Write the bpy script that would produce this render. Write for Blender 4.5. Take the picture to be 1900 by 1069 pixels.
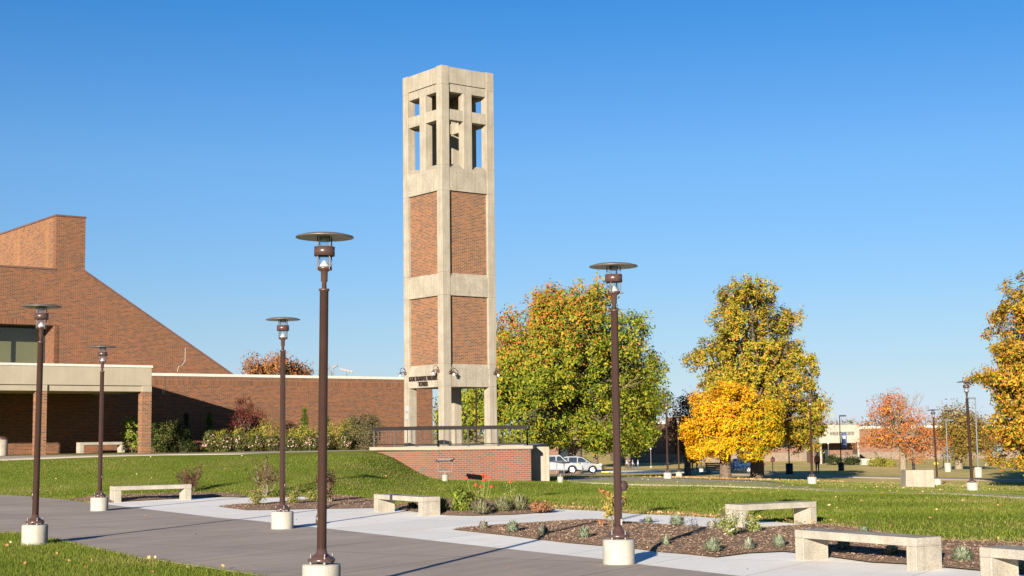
import bpy, bmesh, math, random
import numpy as np
from mathutils import Vector, Matrix, Euler
random.seed(7); RNG = np.random.default_rng(11)
R = math.radians; PI = math.pi
for o in list(bpy.data.objects): bpy.data.objects.remove(o)
SC = bpy.context.scene; COL = SC.collection

# ------------------------------------------------------------------ camera
EYE = 1.75; F = 2752.0; PITCH = 5.634; ROLL = 0.012
cam = bpy.data.cameras.new('camera'); camo = bpy.data.objects.new('camera', cam); COL.objects.link(camo)
cam.sensor_width = 36; cam.lens = 36*F/1900; cam.clip_start = 0.1; cam.clip_end = 6000
CR = Matrix.Rotation(R(90+PITCH), 3, 'X') @ Matrix.Rotation(-ROLL, 3, 'Z')
camo.matrix_world = Matrix.Translation((0, 0, EYE)) @ CR.to_4x4()
SC.camera = camo
# ------------------------------------------------------------------ light
SUN_AZ = 17.5; SUN_EL = 12.2
w = bpy.data.worlds.new("World"); SC.world = w; w.use_nodes = True
nt = w.node_tree; nt.nodes.clear()
sky = nt.nodes.new('ShaderNodeTexSky'); sky.sky_type = 'NISHITA'; sky.sun_disc = False
sky.sun_elevation = R(SUN_EL); sky.sun_rotation = R(180+SUN_AZ)
sky.air_density = 1.0; sky.dust_density = 0.0; sky.ozone_density = 6.0; sky.altitude = 200
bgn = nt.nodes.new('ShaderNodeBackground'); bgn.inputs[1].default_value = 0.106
# clear autumn air: the sky's own colour by height above the horizon
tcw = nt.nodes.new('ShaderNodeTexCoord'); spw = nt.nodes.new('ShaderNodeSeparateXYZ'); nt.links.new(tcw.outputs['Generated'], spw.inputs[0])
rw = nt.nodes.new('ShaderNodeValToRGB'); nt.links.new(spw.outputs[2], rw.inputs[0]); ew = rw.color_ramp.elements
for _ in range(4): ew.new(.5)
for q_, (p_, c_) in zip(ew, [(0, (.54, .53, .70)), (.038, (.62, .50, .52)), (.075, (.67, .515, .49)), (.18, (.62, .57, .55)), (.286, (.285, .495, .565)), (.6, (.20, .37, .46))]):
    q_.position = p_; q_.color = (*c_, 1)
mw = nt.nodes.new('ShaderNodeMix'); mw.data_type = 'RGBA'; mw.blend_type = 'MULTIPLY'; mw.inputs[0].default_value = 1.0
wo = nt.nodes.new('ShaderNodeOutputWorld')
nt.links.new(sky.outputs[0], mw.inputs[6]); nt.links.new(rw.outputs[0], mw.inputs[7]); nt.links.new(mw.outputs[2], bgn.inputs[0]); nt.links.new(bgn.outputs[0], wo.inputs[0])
sl = bpy.data.lights.new('sun', 'SUN'); sl.energy = 5.0; sl.angle = R(0.5); sl.color = (1.0, 0.91, 0.78)
so = bpy.data.objects.new('sun', sl); COL.objects.link(so)
SD = Vector((math.sin(R(SUN_AZ))*math.cos(R(SUN_EL)), math.cos(R(SUN_AZ))*math.cos(R(SUN_EL)), -math.sin(R(SUN_EL))))
so.rotation_euler = SD.to_track_quat('-Z', 'Y').to_euler(); so.location = (-20, -40, 30)
SC.view_settings.view_transform = 'Standard'; SC.view_settings.look = 'None'
SC.view_settings.gamma = 1; SC.view_settings.use_curve_mapping = False
SC.view_settings.exposure = 1.3

# ------------------------------------------------------------------ terrain and picture measuring
def sst(a, b, x):
    t = np.clip((x-a)/(b-a), 0, 1); return t*t*(3-2*t)
DD = [-100, 40, 50, 60, 80, 100, 145, 165, 195, 246, 320, 5000]; ZZ = [0, 0, -.25, -.42, -.75, -1.2, -2.1, -2.9, -3.8, -4.3, -4.2, -4.2]
def tz(x, y):
    x = np.asarray(x, float); y = np.asarray(y, float)
    zr = np.interp(y, DD, ZZ) - (0.025*np.clip(x-10, -15, 0)+.037*np.clip(x-10, 0, 16))*sst(42, 60, y)*(1-sst(95, 140, y))
    zr = np.where(x < -2, zr*(1-sst(2, 8, -x)), zr)
    l = np.maximum(0, -x-9)
    s0 = 44.3+.55*np.minimum(l, 14); s1 = 63-.3*l
    m = sst(2.7, 6.6, -x)*np.clip((y-s0)/(s1-s0), 0, 1)**0.8
    m = np.where(y > s0, m, 0)
    m = m*m*(3-2*m)*0.5+m*0.5
    m = m*(1-sst(95, 130, y))
    und = .03*np.sin(x*.9+1)*np.sin(y*.7)*sst(46, 56, y)*(1-sst(58, 62, y))
    return zr*(1-m)+1.09*m+und
def ray(px, py):
    return (CR @ Vector(((px-950)/F, -(py-534.5)/F, -1.0)))
def at(px, py, d):                    # the point seen at a pixel, d metres ahead
    r = ray(px, py); t = d/r.y; return Vector((r.x*t, d, EYE+r.z*t))
def g0(px, py, z=0.0):                # the point seen at a pixel on the level z
    r = ray(px, py); t = (z-EYE)/r.z; return Vector((r.x*t, r.y*t, z))
def gp(px, py):                       # the point seen at a pixel on the terrain
    r = ray(px, py); t = 8.0
    while t < 600:
        p = (r.x*t, r.y*t, EYE+r.z*t)
        if p[2] <= float(tz(p[0], p[1])): break
        t *= 1.002
    return Vector((p[0], p[1], float(tz(p[0], p[1]))))
def gd(px, d, py=840):                # terrain point below pixel column px at distance d
    p = at(px, py, d); return Vector((p.x, d, float(tz(p.x, d))))

# ------------------------------------------------------------------ object helpers
def tag(o, label=None, cat=None, group=None, kind=None):
    if label: o['label'] = label
    if cat: o['category'] = cat
    if group: o['group'] = group
    if kind: o['kind'] = kind
    return o
def thing(name, loc, rz=0, label=None, cat=None, group=None):
    o = bpy.data.objects.new(name, None); COL.objects.link(o); o.empty_display_size = .2
    o.location = loc; o.rotation_euler = (0, 0, rz); return tag(o, label, cat, group)
def copy_tree(o, parent=None):
    c = o.copy(); COL.objects.link(c); c.parent = parent
    for ch in [k for k in bpy.data.objects if k.parent == o and k != c]: copy_tree(ch, c)
    return c
class MB:
    def __init__(s): s.v = []; s.f = []; s.mi = []; s.sm = []
    def add(s, vs, fs, mi=0, smooth=False):
        n = len(s.v); s.v += [tuple(v) for v in vs]
        for f in fs: s.f.append(tuple(i+n for i in f)); s.mi.append(mi); s.sm.append(smooth)
        return s
    def box(s, x0, x1, y0, y1, z0, z1, mi=0):
        v = [(x0,y0,z0),(x1,y0,z0),(x1,y1,z0),(x0,y1,z0),(x0,y0,z1),(x1,y0,z1),(x1,y1,z1),(x0,y1,z1)]
        return s.add(v, [(0,3,2,1),(4,5,6,7),(0,1,5,4),(1,2,6,5),(2,3,7,6),(3,0,4,7)], mi)
    def tube(s, pts, rad, seg=8, mi=0, cap=True):
        pts = [Vector(p) for p in pts]; n = len(pts)
        if not hasattr(rad, '__len__'): rad = [rad]*n
        vs = []; up = None
        for i, p in enumerate(pts):
            t = (pts[min(i+1, n-1)]-pts[max(i-1, 0)]).normalized()
            if up is None:
                up = Vector((0, 0, 1)) if abs(t.z) < .9 else Vector((1, 0, 0))
            a = t.cross(up).normalized(); b = a.cross(t).normalized(); up = b
            for k in range(seg):
                c = 2*PI*k/seg; vs.append(p+a*math.cos(c)*rad[i]+b*math.sin(c)*rad[i])
        fs = [(i*seg+k, i*seg+(k+1) % seg, (i+1)*seg+(k+1) % seg, (i+1)*seg+k) for i in range(n-1) for k in range(seg)]
        s.add(vs, fs, mi, True)
        if cap: s.add(vs[:seg], [tuple(range(seg))], mi); s.add(vs[-seg:], [tuple(range(seg))[::-1]], mi)
        return s
    def lathe(s, prof, c=(0, 0), seg=24, mi=0, smooth=True):
        vs = [(c[0]+r*math.cos(2*PI*k/seg), c[1]+r*math.sin(2*PI*k/seg), z) for r, z in prof for k in range(seg)]
        fs = [(i*seg+k, i*seg+(k+1) % seg, (i+1)*seg+(k+1) % seg, (i+1)*seg+k) for i in range(len(prof)-1) for k in range(seg)]
        return s.add(vs, fs, mi, smooth)
    def prism(s, poly, a, b, plane='xz', mi=0):   # polygon in a plane, extruded from a to b along the third axis
        n = len(poly)
        def P(p, t): return (p[0], t, p[1]) if plane == 'xz' else ((p[0], p[1], t) if plane == 'xy' else (t, p[0], p[1]))
        vs = [P(p, a) for p in poly]+[P(p, b) for p in poly]
        fs = [tuple(range(n)), tuple(range(2*n-1, n-1, -1))]+[(i, i+n, (i+1) % n+n, (i+1) % n) for i in range(n)]
        return s.add(vs, fs, mi)
    def xf(s, M): s.v = [tuple(M @ Vector(v)) for v in s.v]; return s
    def build(s, name, mats, parent=None, bevel=0, loc=None, fix=True, wear=0, segs=1):
        me = bpy.data.meshes.new(name); me.from_pydata(s.v, [], s.f)
        for m in (mats if isinstance(mats, (list, tuple)) else [mats]): me.materials.append(m)
        me.polygons.foreach_set('material_index', s.mi); me.polygons.foreach_set('use_smooth', s.sm)
        if fix:
            bm = bmesh.new(); bm.from_mesh(me)
            bmesh.ops.recalc_face_normals(bm, faces=bm.faces)
            bm.to_mesh(me); bm.free()
        if bevel:
            bm = bmesh.new(); bm.from_mesh(me)
            bmesh.ops.remove_doubles(bm, verts=bm.verts, dist=1e-5)
            es = [e for e in bm.edges if len(e.link_faces) == 2 and e.calc_face_angle() > .5]
            try: bmesh.ops.bevel(bm, geom=es, offset=bevel, segments=segs, affect='EDGES', profile=.6)
            except Exception: pass
            bm.to_mesh(me); bm.free()
        if wear:
            bm = bmesh.new(); bm.from_mesh(me)
            for v in bm.verts: v.co += Vector([random.uniform(-wear, wear) for _ in range(3)])
            bm.to_mesh(me); bm.free()
        uvm = me.uv_layers.new(name='UVMap')
        co = np.empty(len(me.vertices)*3); me.vertices.foreach_get('co', co); co = co.reshape(-1, 3)
        uv = np.zeros((len(me.loops), 2))
        for p in me.polygons:
            n = p.normal
            h = Vector((-n.y, n.x, 0))
            li = range(p.loop_start, p.loop_start+p.loop_total)
            if h.length < .25:
                for l in li: c = co[me.loops[l].vertex_index]; uv[l] = (c[0], c[1])
            else:
                h.normalize()
                for l in li: c = co[me.loops[l].vertex_index]; uv[l] = (c[0]*h.x+c[1]*h.y, c[2])
        uvm.data.foreach_set('uv', uv.ravel())
        o = bpy.data.objects.new(name, me); COL.objects.link(o)
        if parent: o.parent = parent
        if loc is not None: o.location = loc
        return o
def part(name, mb, mat, parent, **k): return mb.build(name, mat, parent, **k)

def raw_mesh(name, verts, nper, mat, parent=None, cols=None, loc=None):
    """verts (N*nper,3): separate polygons of nper corners; cols (N,3) colour per polygon."""
    verts = np.asarray(verts, np.float32).reshape(-1, 3); n = len(verts)//nper
    me = bpy.data.meshes.new(name); me.vertices.add(len(verts)); me.vertices.foreach_set('co', verts.ravel())
    me.loops.add(n*nper); me.loops.foreach_set('vertex_index', np.arange(n*nper, dtype=np.int32))
    me.polygons.add(n); me.polygons.foreach_set('loop_start', np.arange(0, n*nper, nper, dtype=np.int32))
    me.materials.append(mat)
    if cols is not None:
        ca = me.color_attributes.new('tint', 'FLOAT_COLOR', 'POINT')
        c = np.ones((n*nper, 4), np.float32); c[:, :3] = np.repeat(cols, nper, 0); ca.data.foreach_set('color', c.ravel())
    me.update(calc_edges=True)
    o = bpy.data.objects.new(name, me); COL.objects.link(o)
    if parent: o.parent = parent
    if loc is not None: o.location = loc
    return o
def unit(n):
    a = RNG.normal(size=(n, 3)); return a/np.linalg.norm(a, axis=1, keepdims=True)
def leaves(name, C, n, spread, size, pal, mat, parent=None, cw=None, asp=.7, flat=1.0, jit=.17, bias=1.2):
    """leaf clumps round centres C; cw: (N,len(pal)) weights per clump."""
    C = np.asarray(C, float); N = len(C); pal = np.asarray(pal, float)
    if cw is None: cw = np.ones((N, len(pal)))
    cs = np.cumsum(cw/cw.sum(1, keepdims=True), 1)
    P = np.repeat(C, n, 0)+RNG.normal(size=(N*n, 3))*spread*np.array([1, 1, flat]); M = len(P)
    k = (RNG.random((M, 1)) > np.repeat(cs, n, 0)).sum(1).clip(0, len(pal)-1)
    col = pal[k]*(1+RNG.uniform(-jit, jit, (M, 1)))*np.repeat(1+RNG.uniform(-.15, .15, (N, 1)), n, 0)
    ctr = C.mean(0); od = np.repeat(C-ctr, n, 0)+(P-np.repeat(C, n, 0))*2; od /= np.linalg.norm(od, axis=1, keepdims=True)+1e-9
    nn = unit(M)+od*bias+np.array([0, 0, .25]); a = np.cross(nn, unit(M)); a /= np.linalg.norm(a, axis=1, keepdims=True)+1e-9
    b = np.cross(nn, a); b /= np.linalg.norm(b, axis=1, keepdims=True)+1e-9
    s = size*RNG.uniform(.6, 1.3, (M, 1))
    V = np.stack([P-a*s, P-b*s*asp*.6, P+a*s, P+b*s*asp*.6], 1)
    return raw_mesh(name, V.reshape(-1, 3), 4, mat, parent, col)

# ------------------------------------------------------------------ materials
def newmat(name):
    m = bpy.data.materials.new(name); m.use_nodes = True; t = m.node_tree
    b = t.nodes['Principled BSDF']; b.inputs['Specular IOR Level'].default_value = .3
    return m, t, b
def N(t, typ, **k):
    n = t.nodes.new(typ)
    for a, v in k.items(): setattr(n, a, v)
    return n
def ramp(t, src, stops, interp='LINEAR'):
    r = N(t, 'ShaderNodeValToRGB'); r.color_ramp.interpolation = interp
    e = r.color_ramp.elements
    while len(e) < len(stops): e.new(.5)
    for q, (p, c) in zip(e, stops): q.position = p; q.color = (*c, 1) if len(c) == 3 else c
    t.links.new(src, r.inputs[0]); return r.outputs[0]
def noise(t, vec, scale, detail=4, rough=.55, dist=0):
    n = N(t, 'ShaderNodeTexNoise'); n.inputs['Scale'].default_value = scale; n.inputs['Detail'].default_value = detail
    n.inputs['Roughness'].default_value = rough; n.inputs['Distortion'].default_value = dist
    if vec is not None: t.links.new(vec, n.inputs['Vector'])
    return n.outputs[0]
def mapping(t, vec, scale=(1, 1, 1), rot=(0, 0, 0)):
    m = N(t, 'ShaderNodeMapping'); m.inputs['Scale'].default_value = scale; m.inputs['Rotation'].default_value = rot
    t.links.new(vec, m.inputs[0]); return m.outputs[0]
def mix(t, fac, a, b, mode='MIX'):
    m = N(t, 'ShaderNodeMix', data_type='RGBA', blend_type=mode)
    for s, v in ((m.inputs[0], fac), (m.inputs[6], a), (m.inputs[7], b)):
        if hasattr(v, 'is_linked') or isinstance(v, bpy.types.NodeSocket): t.links.new(v, s)
        elif isinstance(v, tuple): s.default_value = (*v, 1)
        else: s.default_value = v
    return m.outputs[2]
def bump(t, b, h, strength=.3, dist=.01):
    n = N(t, 'ShaderNodeBump'); n.inputs['Strength'].default_value = strength; n.inputs['Distance'].default_value = dist
    t.links.new(h, n.inputs['Height']); t.links.new(n.outputs[0], b.inputs['Normal'])
def coords(t, kind='Object'): return N(t, 'ShaderNodeTexCoord').outputs[kind]

def m_brick(name, stops, mortar=(.20, .125, .078), bw=.225, rh=.0677, soldier=False, streak=False, ms=.0095):
    m, t, b = newmat(name); uv = coords(t, 'UV')
    v = mapping(t, uv, rot=(0, 0, PI/2)) if soldier else uv
    n = N(t, 'ShaderNodeTexBrick'); t.links.new(v, n.inputs['Vector'])
    n.inputs['Color1'].default_value = (0, 0, 0, 1); n.inputs['Color2'].default_value = (1, 1, 1, 1); n.inputs['Mortar'].default_value = (.5, .5, .5, 1)
    n.inputs['Scale'].default_value = 1; n.inputs['Mortar Size'].default_value = ms; n.inputs['Mortar Smooth'].default_value = .15
    n.inputs['Brick Width'].default_value = bw*(1.6 if soldier else 1); n.inputs['Row Height'].default_value = rh
    if soldier: n.offset = 0.0
    c = ramp(t, n.outputs['Color'], stops)
    big = noise(t, uv, .5, 4); c = mix(t, .7, c, ramp(t, big, [(.3, (.85, .84, .84)), (.7, (1.08, 1.05, 1.0))]), 'MULTIPLY')
    gr = noise(t, uv, 60, 2); c = mix(t, .35, c, ramp(t, gr, [(.3, (.6, .6, .6)), (.7, (1.2, 1.2, 1.2))]), 'MULTIPLY')
    if streak:
        wv = noise(t, mapping(t, uv, (.9, .02, 1)), 1.6, 3); c = mix(t, ramp(t, wv, [(.54, (0, 0, 0)), (.66, (.75, .75, .75))]), c, (.28, .13, .03))
    c = mix(t, n.outputs['Fac'], c, mortar)
    t.links.new(c, b.inputs['Base Color']); b.inputs['Roughness'].default_value = .88
    inv = N(t, 'ShaderNodeMath', operation='SUBTRACT'); inv.inputs[0].default_value = 1; t.links.new(n.outputs['Fac'], inv.inputs[1])
    bump(t, b, inv.outputs[0], .6, .006); return m
BR = [(0, (.075, .034, .020)), (.2, (.105, .043, .023)), (.42, (.135, .048, .021)), (.65, (.165, .054, .020)), (.86, (.22, .067, .022)), (1, (.145, .060, .027))]
M_brick = m_brick('brick', BR)
M_brick_t = m_brick('brick_terrace', [(0, (.085, .07, .06)), (.2, (.12, .088, .07)), (.35, (.17, .06, .038)), (.7, (.215, .064, .036)), (1, (.17, .08, .05))], mortar=(.21, .155, .115), bw=.24, rh=.086)
M_brick_n = m_brick('brick_near', [(0, (.085, .042, .028)), (.2, (.115, .052, .030)), (.42, (.165, .062, .029)), (.65, (.205, .072, .027)), (.86, (.26, .092, .031)), (1, (.18, .082, .038))], mortar=(.24, .165, .105), ms=.011)
M_brick_s = m_brick('brick_soldier', BR, soldier=True)
M_brick_o = m_brick('brick_stained', [(0, (.11, .06, .035)), (.4, (.20, .085, .04)), (1, (.28, .12, .05))], streak=True)
M_brick_f = m_brick('brick_far', [(0, (.15, .085, .055)), (.5, (.17, .09, .06)), (1, (.20, .105, .07))], bw=.5, rh=.2)

def m_conc(name, base, var=.12, stain=.5, rough=.85, bs=.25, sc=1.0, agg=.3, tint=(.62, .52, .38), lichen=0):
    m, t, b = newmat(name); v = coords(t); uv = coords(t, 'UV')
    lo = tuple(c*(1-var*1.6) for c in base); hi = tuple(min(1, c*(1+var)) for c in base)
    c = ramp(t, noise(t, v, 1.3*sc, 6, .65), [(.3, lo), (.7, hi)])
    st = noise(t, mapping(t, v, (4.5*sc, 4.5*sc, .25*sc)), 1.5, 5, .6)
    c = mix(t, ramp(t, st, [(.45, (0, 0, 0)), (.75, (stain,)*3)]), c, tuple(a*k*.78 for a, k in zip(base, (.95, .86, .74))))
    sp = noise(t, v, 34*sc, 3, .7); c = mix(t, agg, c, ramp(t, sp, [(.32, (.45, .43, .4)), (.5, (1, 1, 1)), (.72, (1.25, 1.22, 1.15))]), 'MULTIPLY')
    if lichen:
        li = noise(t, v, 5, 4, .7); c = mix(t, ramp(t, li, [(.58, (0, 0, 0)), (.7, (lichen,)*3)]), c, (.32, .22, .07))
    t.links.new(c, b.inputs['Base Color']); b.inputs['Roughness'].default_value = rough
    bump(t, b, sp, bs, .006); return m
M_tower = m_conc('tower_concrete', (.315, .278, .218), .14, .9, agg=.75)
M_canopy = m_conc('canopy_concrete', (.31, .265, .195), .06, .2)
M_bench = m_conc('bench_concrete', (.335, .305, .25), .2, .6, agg=.7, bs=.6, lichen=.35, sc=1.6)
M_foot = m_conc('footing_concrete', (.36, .34, .29), .12, .45, sc=1.8, agg=.4)
M_white = m_conc('white_concrete', (.30, .275, .22), .08, .3)
M_base = m_conc('tan_base_wall', (.19, .145, .105), .15, .4)
M_coping = m_conc('white_coping', (.50, .47, .41), .05, .3)

def m_pave(name, base, var, rot, joint, jc, streak=.5):
    m, t, b = newmat(name); v = mapping(t, coords(t), rot=(0, 0, rot))
    c = ramp(t, noise(t, v, .45, 7, .65), [(.3, tuple(x*(1-var) for x in base)), (.7, tuple(x*(1+var) for x in base))])
    br = noise(t, mapping(t, v, (.35, 3.5, 1)), 1.0, 6, .7)
    c = mix(t, streak, c, ramp(t, br, [(.3, (.78, .77, .76)), (.7, (1.16, 1.14, 1.12))]), 'MULTIPLY')
    fi = noise(t, v, 60, 2, .6); c = mix(t, .25, c, ramp(t, fi, [(.3, (.6, .6, .6)), (.7, (1.25, 1.25, 1.25))]), 'MULTIPLY')
    sp = noise(t, v, 2.2, 3, .5); c = mix(t, ramp(t, sp, [(.66, (0, 0, 0)), (.74, (.35, .35, .35))]), c, tuple(x*.62 for x in base))
    if joint:
        n = N(t, 'ShaderNodeTexBrick'); n.offset = 0; t.links.new(v, n.inputs['Vector'])
        n.inputs['Brick Width'].default_value = joint[0]; n.inputs['Row Height'].default_value = joint[1]
        n.inputs['Mortar Size'].default_value = .016; n.inputs['Scale'].default_value = 1
        n.inputs['Color1'].default_value = (.93, .93, .93, 1); n.inputs['Color2'].default_value = (1.05, 1.05, 1.05, 1)
        c = mix(t, 1.0, c, n.outputs['Color'], 'MULTIPLY'); c = mix(t, n.outputs['Fac'], c, jc)
    tn = noise(t, v, .9, 5, .7); c = mix(t, ramp(t, tn, [(.5, (0, 0, 0)), (.68, (.55, .55, .55))]), c, tuple(x*y for x, y in zip(base, (.86, .80, .70))))
    ln = noise(t, mapping(t, v, (.12, 14, 1)), 1.0, 2, .5); c = mix(t, ramp(t, ln, [(.66, (0, 0, 0)), (.72, (.35, .35, .35))]), c, tuple(min(.95, x*1.35) for x in base))
    t.links.new(c, b.inputs['Base Color']); b.inputs['Roughness'].default_value = .85; b.inputs['Specular IOR Level'].default_value = .12
    bump(t, b, fi, .15, .004); return m
PR = R(-58.4)
M_dark = m_pave('old_concrete', (.405, .338, .28), .17, PR, (3.0, 3.0), (.17, .14, .115), .7)
M_light = m_pave('new_concrete', (.90, .86, .78), .04, PR, (3.2, 1.8), (.62, .58, .50), .25)
M_path = m_pave('path_asphalt', (.40, .34, .27), .1, 0, None, (0, 0, 0), .3)

def m_ground():
    m, t, b = newmat('lawn'); v = coords(t)
    a = noise(t, v, .35, 6, .65); f = noise(t, v, 7, 5, .7); g = noise(t, v, 45, 3, .7)
    c = ramp(t, a, [(.32, (.15, .20, .03)), (.52, (.20, .24, .045)), (.68, (.30, .27, .09))])
    c = mix(t, .7, c, ramp(t, f, [(.3, (.6, .62, .55)), (.7, (1.3, 1.25, 1.1))]), 'MULTIPLY')
    c = mix(t, .6, c, ramp(t, g, [(.3, (.5, .5, .45)), (.7, (1.4, 1.4, 1.3))]), 'MULTIPLY')
    sx = N(t, 'ShaderNodeSeparateXYZ'); t.links.new(v, sx.inputs[0])
    mr = N(t, 'ShaderNodeMapRange'); mr.inputs[1].default_value = 62; mr.inputs[2].default_value = 95; t.links.new(sx.outputs[1], mr.inputs[0])
    far = ramp(t, noise(t, v, .12, 5), [(.35, (.44, .37, .13)), (.6, (.64, .47, .19))])
    c = mix(t, mr.outputs[0], c, far)
    t.links.new(c, b.inputs['Base Color']); b.inputs['Roughness'].default_value = .95; b.inputs['Specular IOR Level'].default_value = 0; bump(t, b, g, .6, .03); return m
M_lawn = m_ground()
def m_mulch():
    m, t, b = newmat('mulch'); v = coords(t)
    f = noise(t, mapping(t, v, (1, 2.4, 1), (0, 0, .5)), 22, 5, .75, 1.5)
    c = ramp(t, f, [(.3, (.16, .10, .065)), (.5, (.29, .195, .14)), (.7, (.42, .30, .22))])
    t.links.new(c, b.inputs['Base Color']); b.inputs['Roughness'].default_value = .95; b.inputs['Specular IOR Level'].default_value = .05; bump(t, b, f, .9, .04); return m
M_mulch = m_mulch()
def m_leaf(name, trans=.35, rough=.6):
    m, t, b = newmat(name); a = N(t, 'ShaderNodeAttribute', attribute_name='tint')
    t.links.new(a.outputs['Color'], b.inputs['Base Color']); b.inputs['Roughness'].default_value = rough
    b.inputs['Specular IOR Level'].default_value = .1
    tr = N(t, 'ShaderNodeBsdfTranslucent'); t.links.new(a.outputs['Color'], tr.inputs[0])
    mx = N(t, 'ShaderNodeMixShader'); mx.inputs[0].default_value = trans
    t.links.new(b.outputs[0], mx.inputs[1]); t.links.new(tr.outputs[0], mx.inputs[2])
    t.links.new(mx.outputs[0], t.nodes['Material Output'].inputs[0]); return m
M_leaf = m_leaf('leaf', .25, .7); M_blade = m_leaf('grass_blade', .25, .9); M_dry = m_leaf('dry_bits', .05, .9)
def m_plain(name, col, rough=.6, metal=0, var=.15, sc=8, spec=.3, bs=0):
    m, t, b = newmat(name); v = coords(t)
    n = noise(t, v, sc, 4)
    c = ramp(t, n, [(.3, tuple(x*(1-var) for x in col)), (.7, tuple(min(1, x*(1+var)) for x in col))])
    t.links.new(c, b.inputs['Base Color']); b.inputs['Roughness'].default_value = rough; b.inputs['Metallic'].default_value = metal
    b.inputs['Specular IOR Level'].default_value = spec
    if bs: bump(t, b, n, bs, .01)
    return m
M_bronze = m_plain('bronze_paint', (.070, .038, .031), .30, 0, .12, 3, .6)
M_shade = m_plain('shade_metal', (.13, .105, .085), .45, .3, .15, 5, .5)
M_under = m_plain('shade_underside', (.36, .35, .30), .5, .0, .1, 6)
M_bolt = m_plain('bolt_steel', (.20, .19, .17), .5, .6)
M_cone = m_plain('white_diffuser', (.52, .50, .46), .4, 0, .03)
M_rail = m_plain('rail_bronze', (.022, .017, .016), .5, 0, .15, 3)
M_blk = m_plain('dark_metal', (.03, .03, .032), .5)
M_letter = m_plain('letter_bronze', (.03, .02, .016), .5)
M_bark = m_plain('bark', (.12, .09, .065), .95, 0, .45, 9, .1, .8)
M_bark_l = m_plain('pale_bark', (.20, .16, .11), .95, 0, .3, 7, .1, .6)
M_bark_g = m_plain('grey_twig', (.26, .20, .16), .95, 0, .2, 7, .1)
M_brcop = m_plain('brown_coping', (.12, .065, .05), .55, 0, .15, 2)
M_gray = m_plain('grey_steel', (.13, .15, .155), .5, .2)
M_signg = m_plain('sign_frame', (.19, .155, .14), .5, .1)
M_plaque = m_plain('plaque_grey', (.34, .34, .34), .5, .2, .3, 30)
M_deck = m_pave('deck_concrete', (.42, .38, .31), .1, 0, None, (0, 0, 0))
M_soffit = m_plain('soffit', (.40, .34, .26), .8, 0, .08, 2)
M_wood = m_plain('bench_wood', (.20, .11, .06), .8, 0, .3, 12)
M_rock = m_plain('rock', (.30, .25, .19), .9, 0, .3, 3, .2, .6)
def m_glass(name, tint=(1, 1, 1), mixf=.25):
    m, t, b = newmat(name); tr = N(t, 'ShaderNodeBsdfTransparent'); tr.inputs[0].default_value = (*tint, 1)
    gl = N(t, 'ShaderNodeBsdfGlossy'); gl.inputs['Roughness'].default_value = .03
    fr = N(t, 'ShaderNodeLayerWeight'); fr.inputs[0].default_value = .5
    pw = N(t, 'ShaderNodeMath', operation='POWER'); t.links.new(fr.outputs['Facing'], pw.inputs[0]); pw.inputs[1].default_value = 2.5
    ma = N(t, 'ShaderNodeMath', operation='MULTIPLY_ADD'); t.links.new(pw.outputs[0], ma.inputs[0]); ma.inputs[1].default_value = .8; ma.inputs[2].default_value = mixf
    mx = N(t, 'ShaderNodeMixShader'); t.links.new(ma.outputs[0], mx.inputs[0])
    t.links.new(tr.outputs[0], mx.inputs[1]); t.links.new(gl.outputs[0], mx.inputs[2])
    t.links.new(mx.outputs[0], t.nodes['Material Output'].inputs[0]); return m
M_glass = m_glass('lamp_glass', (.90, .92, .93), .10); M_wglass = m_glass('window_glass', (.84, .85, .80), .05)
M_dglass = m_plain('car_glass', (.02, .028, .035), .08, 0, .05, 3, .8)
# ================================================================== ground
def axis(lo, a, b, hi, st, g=1.25):
    xs = list(np.arange(a, b+.01, st)); s = st
    while xs[-1] < hi: s *= g; xs.append(xs[-1]+s)
    s = st
    while xs[0] > lo: s *= g; xs.insert(0, xs[0]-s)
    return np.array(xs)
def grid_mesh(name, xs, ys, zf, mat):
    X, Y = np.meshgrid(xs, ys); Z = zf(X, Y); nx, ny = len(xs), len(ys)
    me = bpy.data.meshes.new(name); me.vertices.add(nx*ny)
    me.vertices.foreach_set('co', np.stack([X, Y, Z], -1).astype(np.float32).ravel())
    i = np.arange(nx*ny).reshape(ny, nx)
    q = np.stack([i[:-1, :-1], i[:-1, 1:], i[1:, 1:], i[1:, :-1]], -1).reshape(-1)
    me.loops.add(len(q)); me.loops.foreach_set('vertex_index', q.astype(np.int32))
    me.polygons.add(len(q)//4); me.polygons.foreach_set('loop_start', np.arange(0, len(q), 4, dtype=np.int32))
    me.polygons.foreach_set('use_smooth', np.ones(len(q)//4, bool)); me.update(calc_edges=True)
    me.materials.append(mat); o = bpy.data.objects.new(name, me); COL.objects.link(o); return o
lawn = grid_mesh('lawn', axis(-900, -34, 36, 900, .6), axis(-120, 8, 100, 2500, .6), tz, M_lawn); tag(lawn, kind='structure')

def smooth_poly(pts, n=4):
    out = []
    for i in range(len(pts)):
        p0, p1, p2, p3 = [pts[(i+k) % len(pts)] for k in (-1, 0, 1, 2)]
        for k in range(n):
            t = k/n; out.append(.5*((2*p1)+(p2-p0)*t+(2*p0-5*p1+4*p2-p3)*t*t+(3*p1-p0-3*p2+p3)*t**3))
    return out
def W(l, z=0): return [np.array(g0(a, b, z))[:2] for a, b in l]
EDGE = W([(162, 933), (202, 937), (303, 949), (404, 961), (480, 967.5), (602, 981), (860, 1010.6), (1123, 1039), (1200, 1049.5), (1364, 1069)])
d_ = (EDGE[-1]-EDGE[0]); d_ /= np.linalg.norm(d_); EDGE.append(EDGE[-1]+d_*22)
LOW = W([(0, 988), (40, 990), (88, 999), (126, 1006.5), (253, 1034), (480, 1068)]); LOW.append(LOW[-1]+d_*20); LOW.insert(0, LOW[0]+np.array([-10, 7.5]))
UPL = W([(0, 918), (60, 922), (126, 928)]); UPL.insert(0, UPL[0]+np.array([-8, 2]))
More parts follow.
